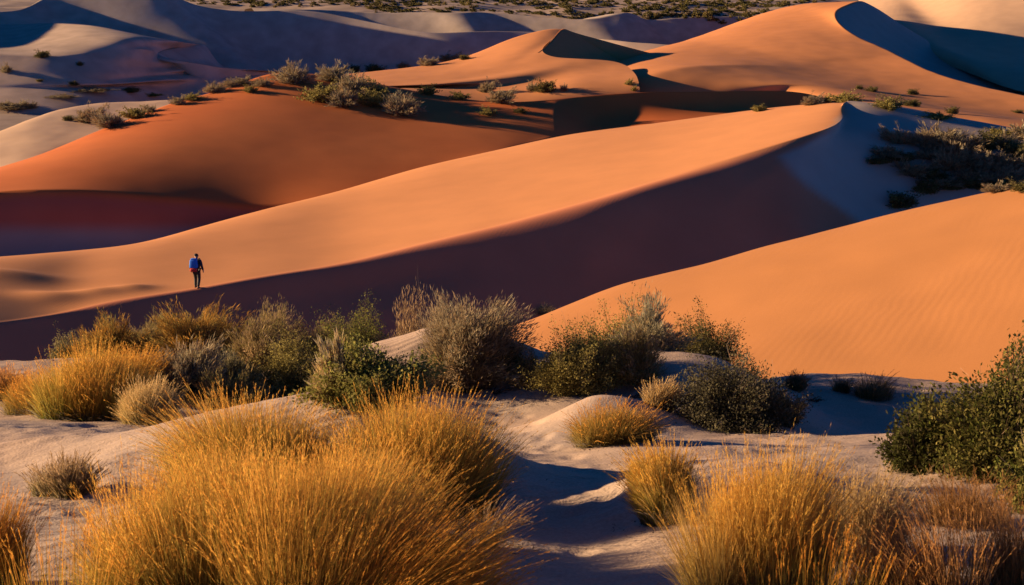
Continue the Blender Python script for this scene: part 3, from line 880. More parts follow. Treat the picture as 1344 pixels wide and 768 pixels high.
T(1265, 690, 150, 90, 'low brown grass at the foot of the dark leafy bush', kind='rust', n=650, wid=0.005, seeds=0.2, lean=(-0.08, 0), tip=RUST * 0.8, group=GB, body=0.7)
T(798, 582, 135, 66, 'brown gold tuft topping the small sand mound in the middle of the path', kind='deep', n=2600, wid=0.0065, lean=(0.05, 0), base=OLIVE * 0.9, tip=GOLD * 0.8, body=0.78, squash=0.8)
T(640, 718, 90, 78, 'few thin dry stalks leaning right on the shaded sand of the path', kind='dry', n=60, wid=0.004, seeds=1.0, lean=(0.35, 0), spread=0.5, tip=TAN * 1.2, body=0.25)
T(862, 533, 56, 46, 'tan tuft on the dark sand below the pale grey shrub', kind='dry', n=1100, wid=0.008, lean=(0.05, 0))
T(612, 503, 105, 56, 'straw coloured dome of grass at the right end of the bright green shrub', kind='straw', n=2600, wid=0.008, lean=(0.0, 0), base=TAN * 0.6, body=0.76)
GC = 'dark tufts on the skyline of the sand bank'
T(1043, 511, 58, 30, 'dark brown tuft on the bank edge, fullest of the row below the right dune', kind='dusk', n=900, wid=0.009, group=GC, tip=TAN * 0.6, body=0.35)
T(1104, 514, 48, 26, 'small faint tuft on the bank edge, middle of the row below the right hand dune', kind='dusk', n=520, wid=0.008, group=GC, tip=TAN * 0.7, body=0.35)
T(1152, 521, 72, 36, 'wide thin tuft on the bank edge next to the dark leafy bush', kind='dusk', n=760, wid=0.008, group=GC, tip=TAN * 0.65, body=0.65)
T(716, 411, 36, 16, 'tiny straw tuft on the crest at the low left end of the right hand dune', kind='dry', n=500, wid=0.012, body=0.65)
GD = 'grass clumps on the left part of the bank'
T(50, 540, 100, 66, 'rust gold clump on the pale sand near the left edge', kind='deep', n=2600, wid=0.008, base=OLIVE, tip=GOLD * np.array([.8, .75, .7]), group=GD, body=0.76)
T(8, 518, 90, 46, 'low rust brown clump at the left edge behind the rust gold one', kind='rust', n=1800, wid=0.009, tip=RUST * 1.4, group=GD, body=0.65)
T(128, 548, 150, 105, 'large orange gold clump with olive underside on the pale sand at left', kind='gold', n=5200, wid=0.008, lean=(0.05, 0), group=GD, body=0.78)
T(196, 558, 100, 76, 'straw olive tuft at the right end of the left hand clumps', kind='straw', n=2600, wid=0.0075, lean=(0.06, 0), group=GD, body=0.65)
T(175, 520, 130, 72, 'tawny clump just behind the large orange gold one', kind='deep', n=2800, wid=0.009, tip=GOLD * 0.9, group=GD, body=0.65)

# ---------------------------------------------------------------- shrubs on the bank
def S(px, py, w, h, label, D=None, **kw):
    p, W, Ht = size(px, py, w, h, D)
    p = Vector(p); p.z -= 0.04
    return make_shrub('shrub', p, label, W=W * 1.22, Ht=Ht * 1.2, dense=1.6, **kw)
GS = 'shrubs along the top of the sand bank'
S(238, 515, 110, 70, 'silver grey shrub between the gold clumps and the shaded sand at left', tips=420, leaves=30, leaf=0.035, fine=True, tone=SAGE * 1.15, tone2=TAN, upright=0.7, group=GS, seed=1)
S(298, 515, 90, 58, 'dull grey shrub with a dark underside right of the silver one', tips=320, leaves=28, leaf=0.035, fine=True, tone=SAGE * 0.9, tone2=DARK * 1.6, upright=0.6, group=GS, seed=2)
S(92, 480, 72, 46, 'small grey green shrub standing alone against the dark valley at left', D=23.5, tips=240, leaves=26, leaf=0.03, tone=SAGE * 0.8, tone2=OLIVE, group=GS, seed=3)
S(190, 488, 130, 52, 'low olive brown shrub at the left end of the long back row', D=23.5, tips=380, leaves=30, leaf=0.03, fine=True, tone=OLIVE * 1.2, tone2=TAN * 0.9, upright=0.6, group=GS, seed=4)
S(265, 485, 140, 66, 'golden olive shrub in the long back row, left of the tallest one', D=23.8, tips=520, leaves=32, leaf=0.03, fine=True, tone=OLIVE * 1.3, tone2=GOLD * 0.55, upright=0.6, group=GS, seed=5)
S(345, 482, 140, 78, 'tawny shrub below the walker, tallest of the long back row', D=24.2, tips=560, leaves=32, leaf=0.03, fine=True, tone=OLIVE * 1.2, tone2=TAN * 0.95, upright=0.6, group=GS, seed=6)
S(388, 512, 125, 78, 'olive shrub with yellowish tips between the tawny and the round green one', tips=460, leaves=34, leaf=0.028, tone=OLIVE * 0.95, tone2=OLIVE * 1.5, group=GS, seed=7)
S(468, 478, 122, 84, 'round green shrub with a brown right side in front of the tan brush', D=23.3, tips=480, leaves=36, leaf=0.028, tone=GREEN * 1.2, tone2=OLIVE * 1.1, group=GS, seed=8)
S(490, 520, 185, 72, 'wide low bright green shrub directly behind the big golden tufts', tips=620, leaves=36, leaf=0.027, tone=GREEN * 1.15 + OLIVE * 0.25, tone2=OLIVE * 1.2, group=GS, seed=9)
S(440, 523, 70, 66, 'pale feathery grass shrub at the left end of the bright green one', tips=200, leaves=30, leaf=0.035, fine=True, tone=SAGE * 1.2, tone2=STRAW * 0.8, upright=0.8, group=GS, seed=10)
S(534, 470, 100, 106, 'dry tan brush rising behind the round green shrub', D=24.0, tips=360, leaves=30, leaf=0.036, fine=True, tone=TAN * 0.9, tone2=TAN * 1.2, upright=0.8, group=GS, seed=11)
S(610, 492, 170, 112, 'big domed grey olive broom shrub, tallest at the centre of the bank', tips=1100, leaves=36, leaf=0.034, fine=True, tone=SAGE * 0.85, tone2=TAN * 0.95, upright=0.75, low=0.06, group=GS, seed=12)
S(662, 490, 75, 62, 'dark shrub with sideways twigs under the right side of the big broom shrub', tips=260, leaves=30, leaf=0.03, tone=DARK, tone2=OLIVE * 0.6, upright=0.1, group=GS, seed=13)
S(748, 512, 118, 88, 'olive green shrub left of the tallest twiggy one, before the right hand dune', tips=480, leaves=34, leaf=0.028, tone=OLIVE * 0.9, tone2=OLIVE * 1.3, group=GS, seed=14, lump=0.5)
S(812, 498, 110, 112, 'tallest twiggy olive shrub standing out against the orange dune', D=22.6, tips=380, leaves=34, leaf=0.03, tone=OLIVE * 0.9, tone2=OLIVE * 1.4, group=GS, seed=15, lump=0.5, upright=0.8)
S(848, 510, 95, 76, 'pale grey feathery shrub amid the dark ones right of the centre', D=20.6, tips=340, leaves=30, leaf=0.034, fine=True, tone=SAGE * 1.1, tone2=SAGE * 0.8, upright=0.8, group=GS, seed=16)
S(893, 508, 105, 80, 'dark twiggy shrub between the pale grey one and the blackish mass', D=22.0, tips=380, leaves=32, leaf=0.03, tone=DARK * 1.2, tone2=OLIVE * 0.8, group=GS, seed=17, lump=0.5)
S(970, 560, 205, 90, 'wide blackish green shrub sloping down to the right in its own shade', tips=900, leaves=36, leaf=0.03, tone=DARK, tone2=SAGE * 0.5, lean=(-0.3, 0), group=GS, seed=18, lump=0.45)
S(1315, 618, 270, 178, 'tall glossy green leafy bush cut by the right edge', tips=900, leaves=34, leaf=0.034, tone=GREEN * 0.5, tone2=OLIVE * 0.7, group='leafy bushes at the right edge', seed=19, lump=0.55, lean=(0.1, 0))
S(1212, 618, 130, 100, 'low shaded leafy bush at the left foot of the tall glossy green one', tips=420, leaves=32, leaf=0.032, tone=DARK * 0.8, tone2=GREEN * 0.5, group='leafy bushes at the right edge', seed=20, lump=0.5)
S(1362, 672, 100, 100, 'small bright green leafy bush at the right edge in front of the tall one', tips=360, leaves=34, leaf=0.026, tone=GREEN * 0.85, tone2=OLIVE * 1.0, group='leafy bushes at the right edge', seed=21)

# fillers that close the back row
S(150, 500, 110, 55, 'tawny grassy shrub between the lone grey green shrub and the long back row', D=22.4, tips=300, leaves=32, leaf=0.034, fine=True, tone=OLIVE, tone2=GOLD * 0.6, upright=0.7, group=GS, seed=31)
S(255, 502, 120, 62, 'yellowish grassy shrub just above the silver grey one', D=22.2, tips=340, leaves=32, leaf=0.034, fine=True, tone=OLIVE * 1.1, tone2=GOLD * 0.65, upright=0.7, group=GS, seed=32)
S(335, 512, 110, 62, 'brownish grassy shrub left of the olive one with yellowish tips', D=21.4, tips=320, leaves=32, leaf=0.034, fine=True, tone=OLIVE * 0.9, tone2=TAN, upright=0.7, group=GS, seed=33)
S(418, 476, 110, 78, 'olive brown shrub behind, between the tawny one and the round green one', D=24.2, tips=380, leaves=32, leaf=0.03, fine=True, tone=OLIVE, tone2=TAN * 0.9, upright=0.6, group=GS, seed=34)
S(575, 470, 90, 96, 'pale brush touching the left side of the big broom shrub', D=23.6, tips=320, leaves=32, leaf=0.034, fine=True, tone=TAN, tone2=SAGE, upright=0.8, group=GS, seed=35)
S(700, 505, 60, 50, 'small rusty olive shrub at the left end of the right hand group', tips=200, leaves=30, leaf=0.026, tone=OLIVE * 0.9, tone2=TAN * 0.8, group=GS, seed=36)
S(785, 506, 90, 70, 'mid green twiggy shrub under the tallest one of the right hand group', D=21.6, tips=300, leaves=32, leaf=0.027, tone=OLIVE * 0.8, tone2=GREEN, group=GS, seed=37)
S(930, 520, 100, 84, 'dark shrub with ragged top joining the pale grey one and the blackish mass', D=21.2, tips=380, leaves=32, leaf=0.028, tone=DARK * 1.1, tone2=OLIVE * 0.7, group=GS, seed=38, lump=0.5)
S(1020, 556, 80, 52, 'low black brown shrub at the right foot of the blackish mass', tips=260, leaves=30, leaf=0.028, tone=DARK * 0.9, tone2=TAN * 0.4, group=GS, seed=39)


S(776, 508, 105, 84, 'olive twiggy shrub on the mound in front of the tallest one right of centre', tips=420, leaves=34, leaf=0.028, tone=OLIVE * 0.9, tone2=OLIVE * 1.3, group=GS, seed=41)
S(838, 500, 90, 72, 'tan and olive shrub on the mound directly above the brown gold tuft', tips=320, leaves=32, leaf=0.03, fine=True, tone=OLIVE * 1.0, tone2=TAN, upright=0.7, group=GS, seed=42)
S(300, 535, 120, 50, 'low straw coloured brush in front of the dull grey shrub', tips=300, leaves=30, leaf=0.034, fine=True, tone=STRAW * 0.6, tone2=OLIVE, upright=0.7, group=GS, seed=43)
S(225, 470, 110, 60, 'straw tipped brush at the back, left of the golden olive shrub', D=24.0, tips=300, leaves=32, leaf=0.034, fine=True, tone=OLIVE * 1.1, tone2=STRAW * 0.7, upright=0.7, group=GS, seed=44)
T(1178, 790, 150, 130, 'low brownish wisps on shaded sand between the tan tuft and the rusty stalks', kind='dry', n=420, wid=0.005, seeds=0.3, lean=(-0.05, 0), tip=RUST * 1.2, group=GB, body=0.8)
T(455, 740, 240, 190, 'dense golden green tuft filling the middle of the big golden mass', kind='green', n=3200, wid=0.0052, lean=(0.06, 0), base=OLIVE * 1.4, tip=GOLD * 0.95, group=GA, body=0.76)
T(300, 705, 220, 150, 'greenish gold tuft just in front of the uppermost golden one', kind='green', n=2800, wid=0.0055, lean=(0.0, 0), base=GREEN * 1.7, tip=GOLD * 0.9, group=GA, body=0.76)
# ---------------------------------------------------------------- plant litter on the sand: straw bits and leaf crumbs nobody could count
def litter():
    pts, ang, ln = [], [], []
    for (x, y, W) in PLANTED:
        m = int(min(260, 60 + 110 * W))
        a = rng.uniform(0, 2 * math.pi, m); r = W * (0.25 + 0.55 * np.abs(rng.normal(0, 0.6, m)))
        pts.append(np.stack([x + r * np.cos(a) + 0.15 * W, y + r * np.sin(a)], -1))
    pts = np.concatenate(pts)
    extra = np.stack([rng.uniform(-7, 8, 900), rng.uniform(6, 23, 900)], -1)
    pts = np.concatenate([pts, extra])
    pts = pts[(pts[:, 1] > 3) & (pts[:, 1] < 26)]
    n = len(pts)
    V0 = TERRAIN[1][0]
    z = np.array([(lambda h: h.z if h is not None else -900.0)(ground_at(a, b)) for a, b in pts])
    a = rng.uniform(0, 2 * math.pi, n)
    L = rng.uniform(0.012, 0.07, n) * rng.uniform(0.4, 1.2, n)
    U = np.stack([np.cos(a) * L, np.sin(a) * L, rng.normal(0, 0.12, n) * L], -1)
    Wd = np.stack([-np.sin(a), np.cos(a), rng.normal(0, 0.3, n)], -1) * rng.uniform(0.002, 0.006, n)[:, None]
    P = np.concatenate([pts, (z + 0.006)[:, None]], 1)
    pal = np.array([[0.10, 0.07, 0.045], [0.32, 0.22, 0.11], [0.18, 0.13, 0.09], [0.06, 0.05, 0.04]])
    tone = pal[rng.integers(0, 4, n)] * rng.uniform(0.7, 1.3, (n, 1))
    V, F, C = quads(P, U, Wd, tone)
    tag(mesh_obj('plant_litter', V, F, TWIG, None, C), 'straw bits and leaf crumbs strewn on the foreground sand', 'litter', kind='stuff')
litter()
# ---------------------------------------------------------------- shrubs out on the dunes (copies of a few plants)
def proto(seed, grassy):
    lm, sm = shrub_geometry(W=2.0, Ht=1.0, tips=120, leaves=32, leaf=0.085 if not grassy else 0.075, fine=grassy, tone=[OLIVE * 0.8, SAGE * 0.85, DARK * 1.1, TAN * 0.8][seed % 4],
                            tone2=[OLIVE * 1.4, TAN * 0.9, OLIVE * 0.8, SAGE][seed % 4], upright=0.6, seed=seed * 3.7, twig_w=0.02)
    e = empty('dune_shrub', (0, 0, -500))
    f = mesh_obj('foliage', *lm[:2], LEAF, e, lm[2])
    s_ = mesh_obj('stems', *sm[:2], TWIG, e, sm[2])
    return e, f, s_
PROTO = [proto(i, i % 2 == 1) for i in range(8)]
USED = set()
def dune_shrub(px, py, w, h, kind, label, group):
    p = stand(px, py)
    s = p.y / FPX
    if group in ('shrubs on the blue shaded slope', 'thicket below the top of the red dune', 'shrubs on the brow of the red dune', 'shrubs on the pale tan rise'): w, h = w * 1.25, h * 1.2
    v = kind + 4 * random.randint(0, 1)
    e, f, st = PROTO[v]
    if v in USED:
        e = e.copy(); COL.objects.link(e)
        for part in (f, st):
            c = part.copy(); COL.objects.link(c); c.parent = e
    USED.add(v)
    e.location = (p.x, p.y, p.z - 0.05 * h * s)
    sx = w * s / 2.0
    e.scale = (sx * 1.12, sx * random.uniform(0.8, 1.3), h * s * random.uniform(0.8, 1.0))
    e.rotation_euler = (0, 0, random.choice([0, math.pi]) + random.uniform(-0.4, 0.4))
    tag(e, label, 'shrub', group)
    return e
ORD = ['first', 'second', 'third', 'fourth', 'fifth', 'sixth', 'seventh', 'eighth', 'ninth', 'tenth', 'eleventh', 'twelfth', 'thirteenth', 'fourteenth', 'fifteenth',
       'sixteenth', 'seventeenth', 'eighteenth', 'nineteenth', 'twentieth', 'twenty-first', 'twenty-second', 'twenty-third', 'twenty-fourth', 'twenty-fifth']
LOOK = ['olive', 'pale grey', 'dark', 'tan']
def patch(items, where, group):
    items = sorted(items)
    areas = sorted([w * h for _, _, w, h, _ in items])
    for i, (px, py, w, h, k) in enumerate(items):
        big = 'large' if w * h > areas[int(len(areas) * 0.7)] else 'small' if w * h < areas[int(len(areas) * 0.3)] else 'middling'
        dune_shrub(px, py, w, h, k, f'{big} {LOOK[k]} shrub {where}, {ORD[i]} from the left', group)
patch([(234, 137, 22, 12, 3), (252, 131, 26, 12, 0), (280, 121, 30, 13, 3), (302, 114, 26, 11, 3), (318, 110, 24, 10, 3), (328, 121, 20, 11, 0), (345, 113, 28, 12, 3), (386, 109, 50, 29, 3)], 'on the left brow of the red dune', 'shrubs on the brow of the red dune')
patch([(438, 106, 44, 21, 3), (420, 131, 54, 28, 0), (462, 126, 56, 32, 1), (450, 139, 46, 22, 1), (492, 139, 46, 24, 0), (524, 150, 58, 30, 1), (484, 124, 44, 26, 0)], 'in the thicket atop the red dune', 'thicket below the top of the red dune')
patch([(465, 94, 20, 11, 2), (492, 93, 32, 13, 2), (530, 89, 22, 10, 3), (562, 86, 34, 13, 3), (588, 80, 36, 14, 1), (610, 78, 20, 9, 2)], 'left of the small orange dune', 'shrubs left of the small orange dune')
patch([(562, 124, 34, 18, 0), (604, 130, 34, 14, 0), (638, 121, 30, 20, 1), (655, 134, 46, 22, 1), (641, 151, 28, 17, 0), (683, 148, 24, 8, 2)], 'between the red and small orange dunes', 'shrubs in the saddle')
patch([(698, 119, 20, 14, 3), (716, 120, 38, 21, 2), (740, 119, 14, 11, 3), (826, 111, 15, 13, 0), (832, 119, 11, 10, 0)], 'below the small orange dune', 'shrubs at the foot of the small orange dune')
patch([(90, 158, 16, 8, 2), (116, 160, 40, 19, 1), (146, 167, 44, 24, 1), (178, 155, 40, 19, 0), (196, 147, 18, 9, 3)], 'on the pale rise behind the red dune', 'shrubs on the pale tan rise')
patch([(18, 143, 52, 13, 3), (4, 143, 26, 12, 3), (40, 142, 26, 11, 3), (8, 95, 18, 15, 3), (56, 75, 26, 11, 2), (52, 107, 12, 5, 2), (97, 112, 16, 8, 2), (120, 120, 60, 8, 3), (170, 121, 40, 8, 2), (105, 86, 12, 8, 2), (80, 128, 50, 6, 3), (200, 126, 36, 7, 0)], 'in the pale valley at the far left', 'shrubs in the far left valley')
patch([(996, 146, 28, 14, 0), (1064, 138, 36, 19, 1), (1084, 133, 18, 13, 0), (1108, 133, 50, 21, 0), (1128, 117, 13, 8, 2), (1144, 120, 22, 9, 2), (1166, 143, 48, 22, 0), (1196, 139, 34, 13, 2), (1198, 124, 20, 10, 2), (1232, 156, 50, 13, 0), (1250, 149, 22, 14, 2), (1336, 148, 18, 6, 2)], 'behind the main dune tip', 'shrubs behind the tip of the main dune')
patch([(1178, 188, 40, 20, 1), (1162, 206, 54, 15, 1), (1150, 214, 44, 11, 2), (1182, 210, 38, 14, 2), (1228, 188, 62, 28, 3), (1262, 198, 56, 28, 1), (1292, 196, 54, 28, 2), (1216, 208, 40, 15, 3), (1246, 222, 56, 28, 3), (1278, 222, 50, 22, 3), (1196, 230, 50, 20, 3), (1226, 234, 44, 15, 2), (1216, 252, 38, 22, 2), (1182, 271, 50, 22, 2), (1252, 248, 40, 16, 2), (1240, 200, 50, 22, 3), (1205, 190, 40, 18, 1), (1262, 212, 50, 24, 3), (1230, 244, 46, 16, 3), (1272, 236, 44, 18, 1)], 'on the shaded slope beyond the dune tip', 'shrubs on the blue shaded slope')
patch([(1302, 240, 46, 18, 3), (1326, 236, 46, 18, 1), (1338, 206, 46, 24, 2), (1312, 214, 42, 18, 1), (1342, 182, 44, 20, 3), (1312, 176, 36, 12, 0), (1285, 247, 46, 15, 2), (1322, 246, 40, 14, 2), (1290, 236, 34, 13, 0), (1345, 222, 30, 16, 3), (1318, 194, 48, 24, 3), (1298, 222, 44, 20, 3), (1330, 222, 40, 18, 1), (1308, 252, 40, 14, 3), (1344, 250, 40, 16, 2)], 'on the shaded slope by the right edge', 'shrubs on the blue shaded slope')

# ---------------------------------------------------------------- far scrub: every bush of the plain is a thing of its own
def far_scrub(n=290):
    base = PROTO
    meshes = []
    for i in range(4):
        lm, _ = shrub_geometry(W=2.0, Ht=1.0, tips=40, leaves=9, leaf=0.32, tone=[DARK, OLIVE * 0.9, SAGE * 0.6, TAN * 0.55][i], tone2=[OLIVE * 0.8, DARK, TAN * 0.7, OLIVE][i], stems=False, seed=i * 5.5 + 40)
        o = mesh_obj('desert_bush', *lm[:2], LEAF, None, lm[2])
        meshes.append(o)
    used = set(); cnt = 0; tries = 0
    while cnt < n and tries < 20000:
        tries += 1
        px = random.uniform(150, 1100)
        py = random.uniform(-1, 34)
        if px < 480 and py > 10: continue
        p = stand(px, py)
        if p is None or p.y < 352: continue
        if noise.noise(Vector((px * 0.012, py * 0.09, 3.3))) < -0.15: continue
        i = random.randint(0, 3)
        o = meshes[i]
        if i in used:
            o = o.copy(); COL.objects.link(o)
        used.add(i)
        w = random.uniform(0.9, 2.7)
        o.location = (p.x, p.y, p.z - 0.1)
        o.scale = (w / 2, w / 2, w * random.uniform(0.35, 0.6))
        o.rotation_euler = (0, 0, random.uniform(0, 6.28))
        tag(o, 'small dark desert bush among many alike on the far sunlit plain', 'bush', 'desert bushes on the far plain')
        cnt += 1
far_scrub()
def far_scrub_mass(n=1500):
    lm, _ = shrub_geometry(W=2.0, Ht=1.0, tips=14, leaves=5, leaf=0.7, tone=DARK * 0.9, tone2=OLIVE * 0.8, stems=False, seed=77)
    V0, F0, C0 = lm
    Vs, Fs, Cs = [], [], []; o = 0; c = 0
    while c < n:
        px, py = random.uniform(120, 1250), random.uniform(-16, 27)
        if px < 480 and py > 7: continue
        p = stand(px, py)
        if p is None or p.y < 356 or p.y > 1500: continue
        if noise.noise(Vector((px * 0.010, py * 0.10, 8.3))) < -0.2: continue
        k = random.uniform(0.35, 1.15)
        Vs.append(V0 * np.array([k * 1.2, k * 1.2, k * 0.7]) + np.array([p.x, p.y, p.z - 0.08])); Fs.append(F0 + o); Cs.append(C0 * random.uniform(0.7, 1.3)); o += len(V0); c += 1
    tag(mesh_obj('far_scrub', np.concatenate(Vs), np.concatenate(Fs), LEAF, None, np.clip(np.concatenate(Cs), 0, .8)), 'low dark scrub speckling the far desert plain along the top edge', 'scrub', kind='stuff')
far_scrub_mass()

# ---------------------------------------------------------------- dead wood lying on the sand
def dead_twig(px, py, length, ang, label):
    p = stand(px, py)
    n = 14
    t = np.linspace(0, 1, 7)[None, :, None]
    a = rng.normal(ang, 0.5, n)
    st = np.stack([rng.uniform(-0.3, 0.3, n) * length * math.cos(ang), rng.uniform(-0.3, 0.3, n) * length * math.sin(ang), rng.uniform(0, 0.02, n)], -1)
    L = length * rng.uniform(0.3, 1.0, n)
    en = st + np.stack([np.cos(a) * L * 0.6, np.sin(a) * L * 0.6, rng.uniform(0.0, 0.28, n) * L], -1)
    P = st[:, None] * (1 - t) + en[:, None] * t + rng.normal(0, 0.012, (n, 7, 3))
    w = 0.02 * (1.1 - t[..., 0]) * rng.uniform(0.5, 1.2, (n, 1))
    tone = np.broadcast_to(np.array([0.10, 0.075, 0.055]), (n, 7, 3)) * rng.uniform(0.6, 1.3, (n, 1, 1))
    V, F, C = join(ribbons(P, w, tone), ribbons(P, w, tone))
    o = mesh_obj('dead_branch', V, F, TWIG, None, C)
    o.location = p
    tag(o, label, 'branch', 'dead branches on the sand')
dead_twig(655, 518, 0.55, 0.6, 'dead branch on the blue shaded sand under the straw grass dome')
dead_twig(680, 503, 0.45, -0.5, 'dead branch at the bank edge right of the straw grass dome')
dead_twig(722, 496, 0.9, -0.4, 'row of dead twigs on the bank edge below the gap between the shrubs')
dead_twig(838, 522, 0.4, 0.2, 'dead branch on shaded sand left of the tan tuft')
dead_twig(1066, 527, 0.3, 0.1, 'short dead branch on shaded sand below the dark skyline tufts')

# ---------------------------------------------------------------- the walker
def skin(name, pts, edges, rad, mat, parent, sub=2, root=0):
    me = bpy.data.meshes.new(name)
    me.from_pydata([tuple(p) for p in pts], edges, [])
    o = bpy.data.objects.new(name, me)
    COL.objects.link(o)
    m = o.modifiers.new('skin', 'SKIN'); m.use_smooth_shade = True
    for i, r in enumerate(rad):
        v = me.skin_vertices[0].data[i]
        v.radius = (r, r) if not isinstance(r, tuple) else r
        v.use_root = (i == root)
    s_ = o.modifiers.new('sub', 'SUBSURF'); s_.levels = sub; s_.render_levels = sub
    bpy.context.view_layer.update()
    dg = bpy.context.evaluated_depsgraph_get()
    em = bpy.data.meshes.new_from_object(o.evaluated_get(dg))
    o.modifiers.clear()
    o.data = em
    em.materials.clear(); em.materials.append(mat)
    for p in em.polygons: p.use_smooth = True
    if parent is not None: o.parent = parent
    return o
def cloth(name, c, rough=0.8):
    m, nt, out = nodes(name)
    b = nt.nodes.new('ShaderNodeBsdfPrincipled')
    n = nt.nodes.new('ShaderNodeTexNoise'); n.inputs['Scale'].default_value = 9
    r = nt.nodes.new('ShaderNodeMix'); r.data_type = 'RGBA'
    ins = [i for i in r.inputs if i.type == 'RGBA']
    ins[0].default_value = (*[x * 0.8 for x in c], 1); ins[1].default_value = (*[min(1, x * 1.2) for x in c], 1)
    nt.links.new(n.outputs['Fac'], r.inputs['Factor'])
    nt.links.new([o for o in r.outputs if o.type == 'RGBA'][0], b.inputs['Base Color'])
    b.inputs['Roughness'].default_value = rough
    nt.links.new(b.outputs[0], out.inputs[0])
    return m
SKIN = cloth('skin', (0.42, 0.24, 0.16), 0.6)
NAVY = cloth('navy_cloth', (0.012, 0.018, 0.035))
BLUE = cloth('blue_cloth', (0.02, 0.17, 0.62))
REDC = cloth('red_cloth', (0.6, 0.03, 0.02))
TROU = cloth('olive_trouser', (0.030, 0.028, 0.020))
HAIR = cloth('dark_hair', (0.012, 0.010, 0.009))
BOOT = cloth('boot_leather', (0.04, 0.026, 0.018))
STRAP = cloth('strap', (0.015, 0.016, 0.02))

foot = stand(259, 378.5)
person = empty('person', foot, math.radians(-8))      # facing away from the eye, up the crest
tag(person, 'person in a dark jacket and trousers walking away along the crest of the main dune', 'person')
person.scale = (1.16, 1.12, 1.05)
# joints (x right, y ahead, z up), mid-stride
J = dict(pelvis=(0, 0, .93), spine=(0, .02, 1.10), chest=(0, .03, 1.30), neck=(0, .05, 1.48), head0=(0, .075, 1.56), head1=(0, .085, 1.64), head2=(0, .08, 1.715),
         hipl=(-.09, 0, .90), kneel=(-.105, .13, .50), anklel=(-.10, .06, .09), toel=(-.105, .22, .045),
         hipr=(.09, 0, .90), kneer=(.10, .02, .49), ankler=(.10, -.16, .11), toer=(.105, -.02, .04),
         shl=(-.19, .03, 1.40), elbl=(-.27, -.06, 1.14), wrl=(-.27, .05, .92), pal=(-.27, .085, .85),
         shr=(.19, .03, 1.40), elbr=(.275, -.05, 1.14), wrr=(.285, .06, .92), par=(.285, .095, .85))
R = dict(pelvis=.14, spine=.125, chest=.145, neck=.058, head0=.075, head1=.098, head2=.075, hipl=.095, kneel=.06, anklel=.042, toel=.036,
         hipr=.095, kneer=.06, ankler=.042, toer=.036, shl=.06, elbl=.044, wrl=.032, pal=.038, shr=.06, elbr=.044, wrr=.032, par=.038)
E = [('pelvis', 'spine'), ('spine', 'chest'), ('chest', 'neck'), ('neck', 'head0'), ('head0', 'head1'), ('head1', 'head2'), ('pelvis', 'hipl'), ('hipl', 'kneel'), ('kneel', 'anklel'), ('anklel', 'toel'),
     ('pelvis', 'hipr'), ('hipr', 'kneer'), ('kneer', 'ankler'), ('ankler', 'toer'), ('chest', 'shl'), ('shl', 'elbl'), ('elbl', 'wrl'), ('wrl', 'pal'), ('chest', 'shr'), ('shr', 'elbr'), ('elbr', 'wrr'), ('wrr', 'par')]
def chain(names, edges, grow, extra=()):
    pts = [J[n] for n in names]; rr = [R[n] * grow.get(n, grow.get('*', 1.0)) for n in names]
    ed = [(names.index(a), names.index(b)) for a, b in edges]
    for (a, p, r) in extra:
        pts.append(p); rr.append(r); ed.append((a if isinstance(a, int) else names.index(a), len(pts) - 1))
    return pts, ed, rr
names = list(J)
fing = []
base_n = len(names)
for s_, w in ((-1, 'l'), (1, 'r')):
    px_, py_, pz_ = J['pa' + w]
    for q in range(4):
        fing.append(('pa' + w, (px_ + 0.0 * s_, py_ + 0.03 - 0.02 * q, pz_ - 0.045), .010))
        fing.append((base_n + len(fing) - 1, (px_ - 0.012 * s_, py_ + 0.035 - 0.022 * q, pz_ - 0.085 + 0.008 * abs(q - 1)), .008))
    fing.append(('pa' + w, (px_ - 0.02 * s_, py_ + 0.05, pz_ - 0.01), .011))
    fing.append((base_n + len(fing) - 1, (px_ - 0.03 * s_, py_ + 0.062, pz_ - 0.05), .009))
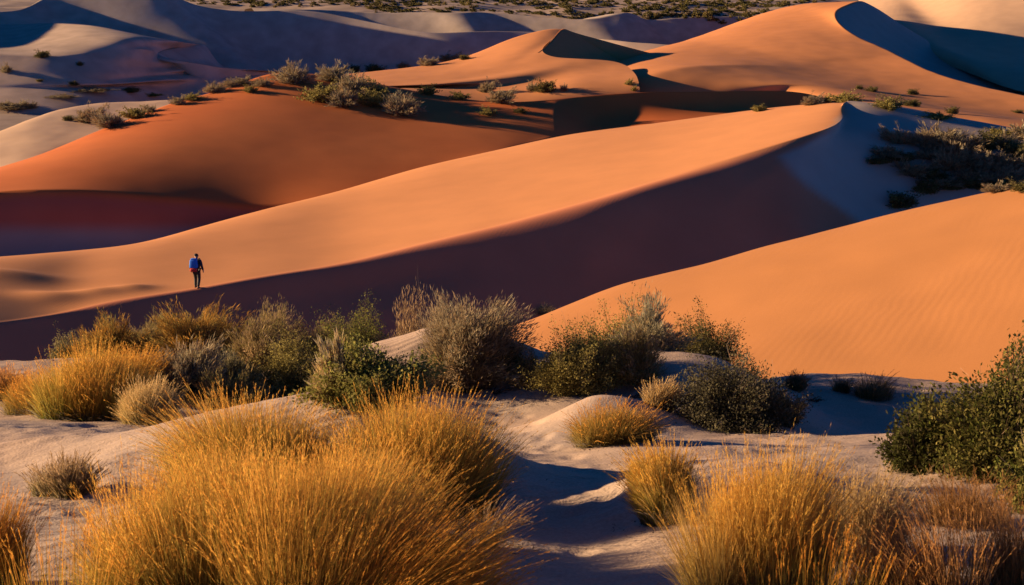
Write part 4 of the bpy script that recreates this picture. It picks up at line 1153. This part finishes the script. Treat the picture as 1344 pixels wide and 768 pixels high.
# face: nose, ears on the same continuous body
fing.append(('head1', (0, .19, 1.625), .016))
fing.append(('head1', (-.105, .08, 1.635), .022)); fing.append(('head1', (.105, .08, 1.635), .022))
skin('body', *chain(names, E, {'*': 0.92}, fing), SKIN, person, 1)
jn = ['spine', 'chest', 'neck', 'shl', 'elbl', 'wrl', 'shr', 'elbr', 'wrr', 'pelvis']
je = [e for e in E if e[0] in jn and e[1] in jn]
skin('jacket', *chain(jn, je, {'*': 1.3, 'neck': 1.15, 'spine': 1.25, 'chest': 1.2, 'pelvis': 1.18, 'wrl': 1.45, 'wrr': 1.45}), NAVY, person, 2)
tn = ['pelvis', 'hipl', 'kneel', 'anklel', 'hipr', 'kneer', 'ankler']
te = [e for e in E if e[0] in tn and e[1] in tn]
skin('trousers', *chain(tn, te, {'*': 1.3, 'pelvis': 1.1, 'hipl': 1.15, 'hipr': 1.15, 'anklel': 1.55, 'ankler': 1.55}), TROU, person, 2)
for w in 'lr':
    a, b = J['ankle' + w], J['toe' + w]
    heel = (a[0], a[1] - 0.06, b[2])
    skin('boot', [a, heel, b], [(0, 1), (0, 2)], [.055, .042, .045], BOOT, person, 2)
hair = skin('hair', [(0, .045, 1.60), (0, .05, 1.68), (0, .085, 1.745)], [(0, 1), (1, 2)], [.085, .105, .085], HAIR, person, 2)

pack = empty('backpack', foot, math.radians(-8)); pack.scale = (1.16, 1.12, 1.05)
tag(pack, 'bright blue backpack with a red lower pouch worn by the walking person', 'backpack')
def softbox(name, c, d, mat, parent, bev=0.05):
    bm = bmesh.new()
    bmesh.ops.create_cube(bm, size=1)
    for v in bm.verts:
        v.co = Vector((v.co.x * d[0] * (1 - 0.12 * (v.co.z > 0)), v.co.y * d[1], v.co.z * d[2])) + Vector(c)
    bmesh.ops.bevel(bm, geom=list(bm.edges), offset=bev, segments=3, affect='EDGES', profile=0.5)
    me = bpy.data.meshes.new(name); bm.to_mesh(me); bm.free()
    for p in me.polygons: p.use_smooth = True
    me.materials.append(mat)
    o = bpy.data.objects.new(name, me); COL.objects.link(o); o.parent = parent
    return o
softbox('pack_body', (-.03, -.24, 1.29), (.36, .22, .42), BLUE, pack, .06)
softbox('lid', (-.02, -.22, 1.515), (.29, .20, .10), BLUE, pack, .04)
softbox('lower_pouch', (-.03, -.27, 1.00), (.32, .20, .19), REDC, pack, .05)
for s_ in (-1, 1):
    skin('shoulder_strap', [(.13 * s_, -.15, 1.40), (.14 * s_, -.05, 1.515), (.14 * s_, .10, 1.50), (.135 * s_, .185, 1.36), (.15 * s_, .12, 1.15), (.15 * s_, -.12, 1.08)], [(i, i + 1) for i in range(5)], [.022] * 6, STRAP, pack, 1)
